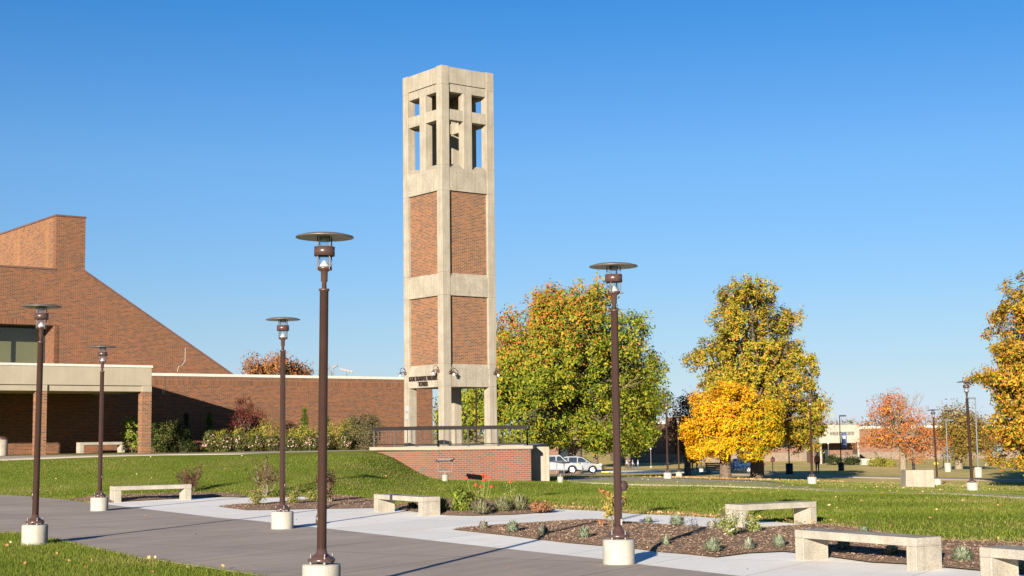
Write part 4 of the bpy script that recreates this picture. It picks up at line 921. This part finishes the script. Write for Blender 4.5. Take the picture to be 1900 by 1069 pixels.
pc = g0(947, 940, .05); s = pc.y/F; cone_plant('single tall red coneflower standing apart to the right', pc, [((x-946)*s, (940-y)*s) for x, y in ((946.5, 895),)])
LV2 = [(.20, .19, .10), (.26, .22, .14), (.14, .13, .09), (.28, .30, .12)]
for px, py, w, h, l in ((895, 953, 46, 30, 'left one of the three brown-green mounds in the middle bed'), (932, 950, 46, 34, 'middle one of the three brown-green mounds in the middle bed'), (965, 948, 44, 38, 'right and tallest of the three brown-green mounds in the middle bed'), (822, 950, 26, 34, 'dark shaded plant touching the right leg of the middle bench'), (765, 944, 22, 14, 'dark plant seen under the seat of the middle bench')):
    p = g0(px, py, .05); s = p.y/F; spiky(l, p, w*s, h*s, 420, LV2 if px < 990 and px > 830 else [(.06, .07, .03), (.10, .10, .05)], .012, 'catmint_mound', 'brown-green mounds in the middle bed')
p = g0(1003, 949, .05); sh('dried_plant', 'low rust-orange dried plant at the right end of the middle bed', p, .5, .22, 36, 10, .03, [(.27, .115, .05), (.33, .17, .08), (.19, .10, .05)], cat='plant', stems=False)

# ================================================================== grass blades and fallen leaves
def blades(name, P, h, wd, pal, lab, dry=None):
    n = len(P); a = RNG.uniform(0, 2*PI, n); hh = h*RNG.uniform(.5, 1.2, n); tl = RNG.normal(size=(n, 2))*hh[:, None]*.35
    s = np.stack([np.cos(a), np.sin(a), np.zeros(n)], 1)*(wd*RNG.uniform(.7, 1.3, n))[:, None]
    t = P+np.concatenate([tl, hh[:, None]], 1); pal = np.asarray(pal)
    big = np.sin(P[:, 0]*.55+np.sin(P[:, 1]*.31)*2)*np.sin(P[:, 1]*.45+1.3)+.6*np.sin(P[:, 0]*1.9+P[:, 1]*1.3)*np.sin(P[:, 1]*1.7)
    pr = .30+.24*big+RNG.normal(size=n)*.20
    if dry is not None: pr = pr+dry
    pr = np.clip(pr, 0, .999)
    c = pal[(pr*len(pal)).astype(int)]*RNG.uniform(.78, 1.2, (n, 1))
    V = np.stack([P-s, P+s, t], 1)
    return tag(raw_mesh(name, V.reshape(-1, 3), 3, M_blade, None, c), lab, 'grass', None, 'stuff')
NOG = [np.array(p) for p in (DARKP, LIGHTP, BEDR, BEDM, BEDL, BEDE)]
def clear(q):
    k = np.ones(len(q), bool)
    for p in NOG: k &= ~pip(p, q[:, 0], q[:, 1])
    return q[k]
def vis(q, z, m=40):           # keeps the field near what the picture can see
    px = 950+F*q[:, 0]/q[:, 1]; return q[(px > -m-60) & (px < 1960+m)]
def samp(x0, x1, y0, y1, dens):
    n = int((x1-x0)*(y1-y0)*dens); q = np.stack([RNG.uniform(x0, x1, n), RNG.uniform(y0, y1, n)], 1); return vis(clear(q), 0)
GP = [(.085, .115, .013), (.115, .15, .018), (.145, .175, .026), (.12, .14, .02), (.21, .175, .055), (.27, .20, .09)]
q = samp(-13, 0, 14, 29.5, 900); q = q[~pip(np.array(DARKP), q[:, 0], q[:, 1])]; q = q[q[:, 0] < -1]
P = np.column_stack([q, np.zeros(len(q))]); blades('near_grass', P, .055, .0045, GP, 'short sunlit lawn grass at the bottom left corner')
q = samp(-20, 14, 30, 48, 230); q2 = samp(-24, 14, 48, 68, 130); q3 = samp(3, 16, 18, 34, 160); q = np.concatenate([q, q2, q3])
ed = np.full(len(q), 1e9)
P = np.column_stack([q, tz(q[:, 0], q[:, 1])])
# keep off the walk and terrace
k = ~((P[:, 1] > 56) & (P[:, 2] > .97)); lo = (q-np.array([C_.x, C_.y])); k &= ~((lo[:, 0] > -5.3) & (lo[:, 0] < 5) & (lo[:, 1] > .3-.0)); P = P[k]
dd_ = np.minimum(edge_dist(np.array(BEDR), P[:, 0], P[:, 1]), edge_dist(np.array(LIGHTP), P[:, 0], P[:, 1]))
blades('lawn_grass', P, .055, .010, GP, 'sunlit lawn grass on the mound and behind the plaza beds', .75*np.exp(-dd_/.9)+.18*sst(2, 8, P[:, 0])*np.sin(P[:, 1]*1.3+P[:, 0]*.4))
q = samp(3, 32, 48, 95, 30); P = np.column_stack([q, tz(q[:, 0], q[:, 1])])
def off_path(P):
    k = np.ones(len(P), bool)
    for o in bpy.data.objects:
        if o.name.startswith('asphalt_path'):
            co = np.empty(len(o.data.vertices)*3); o.data.vertices.foreach_get('co', co); co = co.reshape(-1, 3)
            for i in range(len(P)):
                if k[i] and np.min((co[:, 0]-P[i, 0])**2+(co[:, 1]-P[i, 1])**2) < .35: k[i] = False
    return P[k]
P = off_path(P); blades('far_grass', P, .035, .02, [(.13, .17, .025), (.17, .20, .04), (.27, .23, .085), (.32, .26, .12), (.22, .22, .06)], 'drier lawn grass around the far paths')
def fallen(name, q, size, lab):
    P = np.column_stack([q, np.maximum(0, tz(q[:, 0], q[:, 1]))*1.0]); P[:, 2] = tz(q[:, 0], q[:, 1])+RNG.uniform(.03, .07, len(q)); n = len(P)
    a = unit(n); a[:, 2] *= .4; b = np.cross(a, unit(n)); b /= np.linalg.norm(b, axis=1, keepdims=True); s = size*RNG.uniform(.6, 1.3, (n, 1))
    c = np.array([(.48, .20, .08), (.55, .30, .12), (.36, .17, .08), (.60, .38, .20)])[RNG.integers(0, 4, n)]
    V = np.stack([P-a*s, P-b*s*.7, P+a*s, P+b*s*.7], 1); tag(raw_mesh(name, V.reshape(-1, 3), 4, M_dry, None, c), lab, 'leaves', None, 'stuff')
fallen('fallen_leaves', samp(-13, -2, 15, 29, 1.4), .032, 'scattered orange fallen leaves on the near lawn')
fallen('fallen_leaves', np.concatenate([samp(-16, 14, 30, 60, .12), samp(6, 14, 20, 46, .5), samp(6, 32, 46, 95, .5)]), .034, 'scattered orange fallen leaves on the lawns farther away')
ep = np.concatenate([np.linspace(a, b, 60) for a, b in zip(TOPL[8:18], TOPL[9:19])]); ep = ep+RNG.normal(size=ep.shape)*.22+np.array([0, .25])
fallen('fallen_leaves', clear(ep[::2]), .03, 'line of orange fallen leaves gathered along the new concrete edge')
lf = inpoly(BEDR, 60); P = lf
mt = gd(1345, 93); qq = RNG.normal(size=(700, 2))*np.array([2.6, 3.0])+np.array([mt.x, mt.y-1]); fallen('fallen_leaves', qq, .05, 'yellow fallen leaves spread on the grass under the golden maple')
fallen('fallen_leaves', np.concatenate([lf, inpoly(BEDM, 60), inpoly(BEDL, 25)]), .03, 'a few orange fallen leaves lying on the mulch beds')
q = inpoly(DARKP, 26); q = np.concatenate([q, inpoly(LIGHTP, 14)]); P = np.column_stack([q, np.full(len(q), .02)])
a = unit(len(q)); a[:, 2] *= .2; b = np.cross(a, unit(len(q))); s = .022
tag(raw_mesh('fallen_leaves', np.stack([P-a*s, P-b*s, P+a*s, P+b*s], 1).reshape(-1, 3), 4, M_dry, None, np.tile([(.30, .13, .07)], (len(q), 1))), 'single brown leaves lying on the plaza concrete', 'leaves', None, 'stuff')

# ================================================================== vehicles
def m_paint(name, col): 
    m, t, b = newmat(name); b.inputs['Base Color'].default_value = (*col, 1); b.inputs['Roughness'].default_value = .3; b.inputs['Coat Weight'].default_value = .6; b.inputs['Coat Roughness'].default_value = .08; return m
M_wpaint = m_paint('white_paint', (.20, .215, .24)); M_spaint = m_paint('silver_paint', (.155, .165, .18)); M_bpaint = m_paint('blue_paint', (.012, .035, .09))
M_tyre = m_plain('tyre', (.02, .02, .02), .9); M_rim = m_plain('rim', (.55, .55, .56), .3, .6); M_lens = m_plain('clear_lens', (.7, .7, .68), .1); M_amber = m_plain('amber_lens', (.75, .30, .03), .3); M_tail = m_plain('red_lens', (.35, .01, .01), .3)
def car(lab, p, rz, paint, W_, low, green, wins, wheels, wr, hl, tl, cat, group=None):
    t = thing('parked_car', tuple(p), rz, lab, cat, group); h = W_/2
    arch = []
    def lowpoly():
        out = []
        for (x, z) in low: out.append((x, z))
        for wx in sorted(wheels, reverse=False):
            pass
        return out
    # lower body: profile with round wheel arches along its bottom
    bot = [(low[0][0], .32)]
    for wx in sorted(wheels):
        for k in range(9):
            a = PI-PI*k/8; bot.append((wx+(wr+.06)*math.cos(a), wr*.95+(wr+.06)*math.sin(a)))
    bot.append((low[-1][0], .32)); prof = bot+low[::-1]
    part('body', MB().prism(prof, -h, h), paint, t, bevel=.05, segs=2)
    n = len(green); inset = .16
    vs = []; zt = max(z for x, z in green); zb_ = min(z for x, z in green)
    for s in (-1, 1):
        for x, z in green: vs.append((x, s*(h-.04-inset*(z-zb_)/(zt-zb_)), z))
    part('cabin', MB().add(vs, [tuple(range(n)), tuple(range(2*n-1, n-1, -1))]+[(i, i+n, (i+1) % n+n, (i+1) % n) for i in range(n)]), paint, t, bevel=.04, segs=2)
    for w_ in wins:
        for s in (-1, 1):
            yy = lambda z: s*(h-.04-inset*(z-zb_)/(zt-zb_)+.008)
            m = MB().add([(x, yy(z), z) for x, z in w_]+[(x, yy(z)-s*.02, z) for x, z in w_], [tuple(range(len(w_))), tuple(range(2*len(w_)-1, len(w_)-1, -1))]+[(i, i+len(w_), (i+1) % len(w_)+len(w_), (i+1) % len(w_)) for i in range(len(w_))])
            part('side_window', m, M_dglass, t)
    (fx0, fz0), (fx1, fz1) = green[-1], green[-2]
    def screen(nm, a, b):
        d = Vector((b[0]-a[0], 0, b[1]-a[1])); nn = Vector((d.z, 0, -d.x)).normalized()*.012*(1 if a[0] > 0 else -1)
        if a[0] < 0: nn = Vector((-abs(nn.x), 0, abs(nn.z)))
        else: nn = Vector((abs(nn.x), 0, abs(nn.z)))
        w0 = h-.12; w1 = h-.26; A = Vector((a[0], 0, a[1])).lerp(Vector((b[0], 0, b[1])), .1)+nn; Bv = Vector((a[0], 0, a[1])).lerp(Vector((b[0], 0, b[1])), .9)+nn
        part(nm, MB().add([(A.x, -w0, A.z), (A.x, w0, A.z), (Bv.x, w1, Bv.z), (Bv.x, -w1, Bv.z)], [(0, 1, 2, 3)]), M_dglass, t)
    screen('windshield', green[-1], green[-2]); screen('rear_window', green[0], green[1])
    for wx in wheels:
        for s in (-1, 1):
            M = Matrix.Translation((wx, s*(h-.12), wr)) @ Matrix.Rotation(PI/2*-s, 4, 'X')
            wl = part('wheel', MB().lathe([(.001, -.1), (wr*.9, -.1), (wr, -.07), (wr, .08), (wr*.92, .11), (wr*.66, .11), (.001, .06)], seg=24).xf(M), M_tyre, t)
            r = MB().lathe([(wr*.64, .10), (wr*.60, .125), (wr*.55, .10), (wr*.5, .09)], seg=24).lathe([(.001, .13), (.06, .125), (.07, .1)], seg=12)
            for k in range(5):
                c = k*2*PI/5; e = Vector((math.cos(c), math.sin(c), 0)); q_ = Vector((-e.y, e.x, 0))*.045
                r.add([tuple(e*.04-q_*.7+Vector((0, 0, .12))), tuple(e*.04+q_*.7+Vector((0, 0, .12))), tuple(e*wr*.58+q_+Vector((0, 0, .115))), tuple(e*wr*.58-q_+Vector((0, 0, .115)))], [(0, 1, 2, 3)])
            part('rim', r.xf(M), M_rim, wl)
    for s in (-1, 1):
        part('headlight', MB().box(hl[0]-.22, hl[0]+.03, s*(h-.30)-.16, s*(h-.30)+.26*1 if s < 0 else s*(h-.30)+.30, hl[1]-.09, hl[1]+.09).xf(Matrix.Identity(4)), M_lens, t, bevel=.02)
        part('indicator', MB().box(hl[0]-.40, hl[0]-.23, s*(h+.004)-.02, s*(h+.004)+.02, hl[1]-.05, hl[1]+.07), M_amber, t)
        part('tail_light', MB().box(tl[0]-.03, tl[0]+.15, s*(h-.14)-.18, s*(h-.14)+.16, tl[1]-.1, tl[1]+.12), M_tail, t, bevel=.02)
        part('mirror', MB().box(green[-1][0]-.55, green[-1][0]-.33, s*(h+.02)-.0 if s > 0 else s*(h+.2), s*(h+.2) if s > 0 else s*(h+.02), green[-1][1]+.02, green[-1][1]+.19), paint, t, bevel=.03)
        for hx in (-.1, .9): part('door_handle', MB().box(hx-.35, hx-.18, s*(h+.012)-.014, s*(h+.012)+.014, green[0][1]-.14, green[0][1]-.10), paint, t)
    part('bumper', MB().box(low[-1][0]-.15, low[-1][0]+.06, -h+.1, h-.1, .30, .52), M_blk if cat != 'sedan' else paint, t, bevel=.03)
    part('sill', MB().box(min(wheels)+wr+.1, max(wheels)-wr-.1, -h-.01, h+.01, .26, .36), M_blk, t)
    return t
pj = at(1041, 879, 141); pj.z = float(tz(pj.x, 141))+.04
car('white boxy utility vehicle parked nearest, its rear hidden by the concrete pier', at(1082, 879, 141).xyz*0+Vector((at(1082, 879, 141).x-2.3, 141, float(tz(at(1082, 879, 141).x-2.3, 141))+.03)), R(-4), M_wpaint, 1.82,
    [(-2.3, .55), (-2.3, 1.08), (.78, 1.08), (2.0, .98), (2.22, .84), (2.26, .5)], [(-2.25, 1.06), (-2.15, 1.72), (.15, 1.76), (.95, 1.06)],
    [[(-.15, 1.12), (-.15, 1.62), (.18, 1.63), (.70, 1.12)], [(-1.05, 1.12), (-1.05, 1.62), (-.25, 1.62), (-.25, 1.12)], [(-2.05, 1.12), (-2.0, 1.6), (-1.18, 1.62), (-1.18, 1.12)]],
    (-1.35, 1.32), .37, (2.22, .82), (-2.3, .9), 'utility vehicle', 'vehicles parked in the lot')
xs = at(1118, 879, 147).x-2.25
car('silver compact suv parked behind the white vehicle, nose pointing right', Vector((xs, 147, float(tz(xs, 147))+.03)), R(-6), M_spaint, 1.84,
    [(-2.25, .55), (-2.25, 1.02), (.75, 1.06), (1.75, .95), (2.15, .78), (2.25, .5)], [(-2.2, 1.02), (-1.9, 1.55), (-1.2, 1.69), (-.2, 1.70), (.4, 1.58), (1.2, 1.03)],
    [[(-.1, 1.1), (-.1, 1.56), (.3, 1.52), (.95, 1.08)], [(-1.0, 1.08), (-1.0, 1.58), (-.2, 1.58), (-.2, 1.1)], [(-1.8, 1.1), (-1.65, 1.5), (-1.12, 1.56), (-1.12, 1.08)]],
    (-1.35, 1.33), .36, (2.15, .82), (-2.25, .95), 'suv', 'vehicles parked in the lot')
pb = gp(1372, 878)
car('dark blue sedan parked between the two yellow trees trunks, seen from behind', Vector((pb.x, pb.y, pb.z)), R(150), M_bpaint, 1.6,
    [(-2.0, .5), (-2.0, .82), (-1.5, .86), (1.0, .88), (1.85, .70), (2.0, .45)], [(-1.55, .84), (-.75, 1.24), (.25, 1.26), (1.1, .86)],
    [[(-.15, .9), (-.15, 1.18), (.22, 1.18), (.85, .9)], [(-1.15, .9), (-.7, 1.18), (-.25, 1.18), (-.25, .9)]],
    (-1.2, 1.22), .30, (1.95, .66), (-2.0, .72), 'sedan', 'vehicles parked in the lot')
lot = strip('parking_lot', [(985, 868), (1050, 868), (1125, 868.5)], [(985, 882), (1050, 882), (1100, 881.5)], M_path, .025)
kb = thing('yellow_kerb', tuple(gp(1122, 877)), 0, 'short yellow painted parking kerb in front of the silver suv', 'kerb')
part('kerb', MB().box(-.5, .6, -.1, .1, -.05, .18), m_plain('yellow_paint', (.62, .45, .03), .6), kb, bevel=.02)

# ================================================================== people
def skinned(name, nodes, edges, mat, parent, sub=1):
    me = bpy.data.meshes.new(name); me.from_pydata([n[0] for n in nodes], edges, [])
    o = bpy.data.objects.new(name, me); COL.objects.link(o); md = o.modifiers.new('s', 'SKIN')
    for i, n in enumerate(nodes): me.skin_vertices[0].data[i].radius = (n[1], n[1]*(n[2] if len(n) > 2 else 1))
    me.skin_vertices[0].data[0].use_root = True
    s = o.modifiers.new('u', 'SUBSURF'); s.levels = sub; s.render_levels = sub
    bpy.context.view_layer.update()
    ev = bpy.data.meshes.new_from_object(o.evaluated_get(bpy.context.evaluated_depsgraph_get()))
    o.modifiers.clear(); o.data = ev; ev.materials.clear()
    for m in mat: ev.materials.append(m)
    for p in ev.polygons: p.use_smooth = True
    o.parent = parent; return o
M_skin = m_plain('skin', (.42, .26, .18), .6); M_hair = m_plain('hair', (.035, .022, .015), .8); M_shoe = m_plain('shoe', (.05, .05, .05), .8)
def person(lab, p, rz, shirt, trousers, ph=1, short=False, pack=None):
    t = thing('person', tuple(p), rz, lab, 'person', 'people walking'); s = .18*ph
    nodes = [((0, 0, .95), .13, 1.3), ((0, 0, 1.15), .12, 1.3), ((0, 0, 1.38), .15, 1.25), ((0, 0, 1.50), .06), ((.01, 0, 1.58), .075), ((.015, 0, 1.68), .09),
      ((0, .18, 1.42), .055), ((-s*.6, .22, 1.15), .045), ((-s*.3+.05, .22, .93), .036), ((-s*.3+.07, .22, .84), .03),
      ((0, -.18, 1.42), .055), ((s*.6, -.22, 1.15), .045), ((s*.9+.08, -.22, .95), .036), ((s*.9+.12, -.22, .87), .03),
      ((0, .09, .88), .09), ((s*.8, .09, .50), .062), ((s*.9, .09, .09), .042), ((s*.9+.12, .09, .04), .035),
      ((0, -.09, .88), .09), ((-s*.5, -.09, .50), .062), ((-s*1.3, -.09, .12), .042), ((-s*1.3+.12, -.09, .05), .035)]
    edges = [(0, 1), (1, 2), (2, 3), (3, 4), (4, 5), (2, 6), (6, 7), (7, 8), (8, 9), (2, 10), (10, 11), (11, 12), (12, 13), (0, 14), (14, 15), (15, 16), (16, 17), (0, 18), (18, 19), (19, 20), (20, 21)]
    o = skinned('body', nodes, edges, [M_skin, shirt, trousers, M_shoe], t)
    me = o.data
    for f in me.polygons:
        c = f.center; f.material_index = 0
        if c.z < .10: f.material_index = 3
        elif c.z < (.97) and abs(c.y) < .19 and (c.z > .45 or not short): f.material_index = 2
        elif c.z < 1.50 and (c.z > 1.12 or abs(c.y) < .17): f.material_index = 1
    hr_ = MB().lathe([(.001, -.02), (.095, -.02), (.105, .04), (.09, .10), (.05, .135), (.001, .145)], seg=14).xf(Matrix.Translation((-.015, 0, 1.68)))
    part('hair', hr_, M_hair, t)
    return t
c1, c2, c3, c4, c5 = [m_plain('cloth', c, .9) for c in ((.35, .36, .38), (.03, .03, .035), (.22, .26, .33), (.05, .08, .14), (.45, .47, .5))]
for px, py, sh_, trs, l, rz, f in ((1163, 872, c1, c2, 'first pedestrian from the left, grey top and dark trousers', 0, 1), (1168.5, 872.5, c2, c2, 'second pedestrian from the left, all in black', 0, -1), (1174, 873, c3, c4, 'third pedestrian from the left, light blue-grey top', 0, 1), (1184, 873, c5, c4, 'pedestrian walking apart at the right of the group, pale top and blue jeans', 180, -1)):
    p = gp(px, py); o = person(l, p, R(rz), sh_, trs, f)
p = gp(1517, 879.5); person('person walking away with an orange backpack toward the science building', p, R(80), c4, c4, 1)
M_org = m_plain('orange_cloth', (.75, .16, .03), .8)
bp = thing('backpack', (p.x-.03, p.y-.22, p.z+1.0), R(80), 'orange backpack on the back of the lone pedestrian', 'backpack')
part('bag', MB().box(-.10, .10, -.17, .17, 0, .46), M_org, bp, bevel=.05, segs=2); part('pocket', MB().box(-.15, -.10, -.12, .12, .05, .24), M_org, bp, bevel=.02)

# ================================================================== far street furniture
def park_lamp(lab, px, py, ytop, side, col, fw=.28, fh=.75, banner=False):
    B = gp(px, py); t = thing('parking_lamp', tuple(B), 0, lab, 'parking lamp', 'tall parking lamps'); H = at(px, ytop, B.y).z-B.z; k = H/5.0
    part('footing', MB().lathe([(.001, -.4), (fw, -.4), (fw, fh), (.001, fh)], seg=20), M_foot if col == M_gray else M_rail, t, bevel=0)
    part('pole', MB().tube([(0, 0, fh), (0, 0, H)], [.055, .045], 8), col, t)
    part('head', MB().box(0, side*.62, -.13, .13, H-.10, H+.03) if side > 0 else MB().box(side*.62, 0, -.13, .13, H-.10, H+.03), col, t, bevel=.03)
    if banner:
        b = part('banner', MB().box(.10, .62, -.015, .015, H*.40, H*.40+1.45), m_plain('banner_blue', (.045, .075, .17), .7), t)
        part('banner_mark', MB().box(.2, .5, -.02, -.016, H*.40+.9, H*.40+1.2).box(.18, .54, -.02, -.016, H*.40+.35, H*.40+.42), M_cone, b)
        part('bracket', MB().tube([(0, 0, H*.40+1.47), (.64, 0, H*.40+1.47)], .02, 5).tube([(0, 0, H*.40-.02), (.64, 0, H*.40-.02)], .02, 5), col, t)
    return t
park_lamp('tall grey parking lamp right behind the street lamp at the far right', 1815.5, 886, 738, -1, M_gray)
park_lamp('grey parking lamp left of the olive tree, arm to the right', 1759, 875.5, 779, 1, M_gray)
park_lamp('dark lamp post with a blue and white banner in front of the entrance canopy', 1561, 873, 771, 1, M_rail, banner=True)
park_lamp('dark lamp post with square base between the tall tree trunk and the stop sign', 1465, 880, 800, 1, M_rail, .3, .9)
def globe(lab, px, py, yt):
    B = gp(px, py); H = at(px, yt, B.y).z-B.z; t = thing('globe_lamp', tuple(B), 0, lab, 'globe lamp', 'white globe lamps')
    part('footing', MB().lathe([(.001, -.3), (.2, -.3), (.2, .3), (.001, .3)], seg=14), M_foot, t)
    part('pole', MB().tube([(0, 0, .3), (0, 0, H)], .05, 8), M_signg, t); part('globe', MB().lathe([(.001, H-.05)]+[(.16*math.sin(a), H+.12-.16*math.cos(a)) for a in np.linspace(.2, PI-.01, 10)], seg=18), M_cone, t)
globe('white globe lamp in front of the brick science building, beside the orange tree', 1751, 870, 838); globe('white globe lamp near the walking group in the shade', 1208, 868, 834); globe('small globe lamp post under the right side of the tall tree', 1538, 862, 824)
for px, py, yt in ((1497, 862, 833),):
    B = gp(px, py); t = thing('sign_post', tuple(B), 0, 'thin signpost on the grass left of the glass doors', 'post'); H = at(px, yt, B.y).z-B.z
    part('post', MB().tube([(0, 0, -.2), (0, 0, H)], .04, 6), M_gray, t); part('plate', MB().box(-.2, .2, -.06, -.045, H-.5, H), M_gray, t)
B = gp(1434, 876); t = thing('stop_sign', tuple(B), 0, 'red octagonal stop sign on a dark post between the tree trunk and the stairs', 'stop sign'); H = at(1434, 853, B.y).z-B.z
part('post', MB().tube([(0, 0, -.2), (0, 0, H+.3)], .04, 6), M_blk, t)
oc = lambda r: [(r*math.cos(PI/8+k*PI/4), H+r*math.sin(PI/8+k*PI/4)) for k in range(8)]
bd = part('plate', MB().prism(oc(.24), -.075, -.05), M_cone, t); part('face', MB().prism(oc(.22), -.08, -.076), m_plain('sign_red', (.42, .02, .02), .5), bd)
text('lettering', 'STOP', .17, Matrix.Translation((0, -.083, H-.06)) @ XZ, M_cone, bd, .34, .002)
B = gp(1737, 872); t = thing('warning_sign', tuple(B), 0, 'small yellow diamond sign behind the slanted concrete block', 'warning sign'); H = at(1737, 860, B.y).z-B.z
part('post', MB().tube([(0, 0, -.2), (0, 0, H)], .03, 6), M_blk, t); part('plate', MB().prism([(-.22, H), (0, H-.22), (.22, H), (0, H+.22)], -.06, -.035), m_plain('sign_yellow', (.75, .50, .02), .5), t, bevel=0)
B = gp(1845, 855+3); t = thing('fire_hydrant', tuple(gp(1829, 868)), 0, 'small pale hydrant on the grass below the olive tree', 'hydrant')
part('body', MB().lathe([(.001, 0), (.16, 0), (.14, .1), (.13, .55), (.17, .6), (.12, .75), (.001, .8)], seg=14), M_cone, t); part('cap', MB().tube([(-.24, 0, .42), (.24, 0, .42)], .07, 10), M_cone, t)
B = gp(1327, 880.5); t = thing('park_bench', tuple(B), R(200), 'wooden park bench in the shade under the golden maple', 'park bench')
part('seat', MB().box(-.75, .75, -.2, .25, .40, .45), M_wood, t)
part('backrest', MB().box(-.75, .75, -.28, -.24, .52, .64).box(-.75, .75, -.31, -.27, .68, .80).box(-.75, .75, -.34, -.30, .84, .95), M_wood, t)
for x in (-.65, .6): part('leg', MB().box(x, x+.06, -.22, -.16, 0, .4).box(x, x+.06, .16, .22, 0, .4).prism([(-.24, .4), (-.30, .98), (-.26, .98), (-.19, .4)], x+.0, x+.06, 'yz'), M_blk, t)
def rock(lab, px, py, w):
    B = gp(px, py); bm = bmesh.new(); bmesh.ops.create_icosphere(bm, subdivisions=3, radius=1)
    for v in bm.verts:
        n = v.co.normalized(); k = 1+.18*math.sin(n.x*4+px)+.14*math.sin(n.y*5+n.z*4); v.co = Vector((n.x*w*k, n.y*w*.7*k, max(-.1, n.z*w*.5*k)))
    me = bpy.data.meshes.new('boulder'); bm.to_mesh(me); me.materials.append(M_rock); o = bpy.data.objects.new('boulder', me); COL.objects.link(o); o.location = B
    for f in me.polygons: f.use_smooth = True
    tag(o, lab, 'boulder', 'boulders by the lot')
rock('low brown boulder left of the shaded park bench', 1313, 880, .5); rock('pale stone at the kerb right of the tall tree trunk, left one', 1418, 878.5, .35); rock('pale stone at the kerb right of the tall tree trunk, right one', 1430, 878.5, .45)
sp = thing('floodlight_pole', (at(614, 690, 150).x, 150, 0), 0, 'twin-headed floodlight pole showing above the brick wall roofline', 'floodlight'); zt = at(614, 688, 150).z
part('pole', MB().tube([(0, 0, 0), (0, 0, zt)], [.1, .07], 8), M_gray, sp)
for s in (-1, 1): 
    part('arm', MB().tube([(0, 0, zt-.1), (s*.3, 0, zt), (s*.3, 0, zt+.25)], .03, 6), M_gray, sp)
    part('head', MB().box(-.28, .28, -.2, .2, -.09, .09).xf(Matrix.Translation((s*.42, 0, zt+.42)) @ Matrix.Rotation(-s*.5, 4, 'Y')), M_signg, sp, bevel=.03)
fl = thing('stadium_light', (at(643, 690, 230).x, 230, 0), 0, 'far stadium light rack just above the brick wall roofline', 'floodlight'); zt = at(643, 692, 230).z
part('pole', MB().tube([(0, 0, 0), (0, 0, zt)], [.15, .1], 8), M_gray, fl)
for k in range(4): part('lamp_head', MB().box(-.25, .25, -.2, .2, -.14, .14).xf(Matrix.Translation((-.75+k*.5, 0, zt+.55-k*.12)) @ Matrix.Rotation(.5, 4, 'Y')), M_signg, fl)
part('crossbar', MB().tube([(-1.0, 0, zt+.45), (1.0, 0, zt-.02)], .04, 6), M_gray, fl)
# low shrubs at the far entrance
for px, d, w, h, l, pal in ((1545, 262, 3.2, 1.5, 'dark round bush under the entrance canopy, left', G_dark), (1580, 260, 3.0, 1.3, 'dark round bush under the entrance canopy, right', G_dark), (1628, 245, 3.6, 1.6, 'yellow bush on the slope right of the stairs, left one', G_yel), (1645, 242, 2.6, 1.3, 'yellow bush on the slope right of the stairs, right one', G_yel)):
    sh('shrub', l, gd(px, d), w, h, 40, 16, .16, pal, spread=.25, group='bushes at the far entrance')
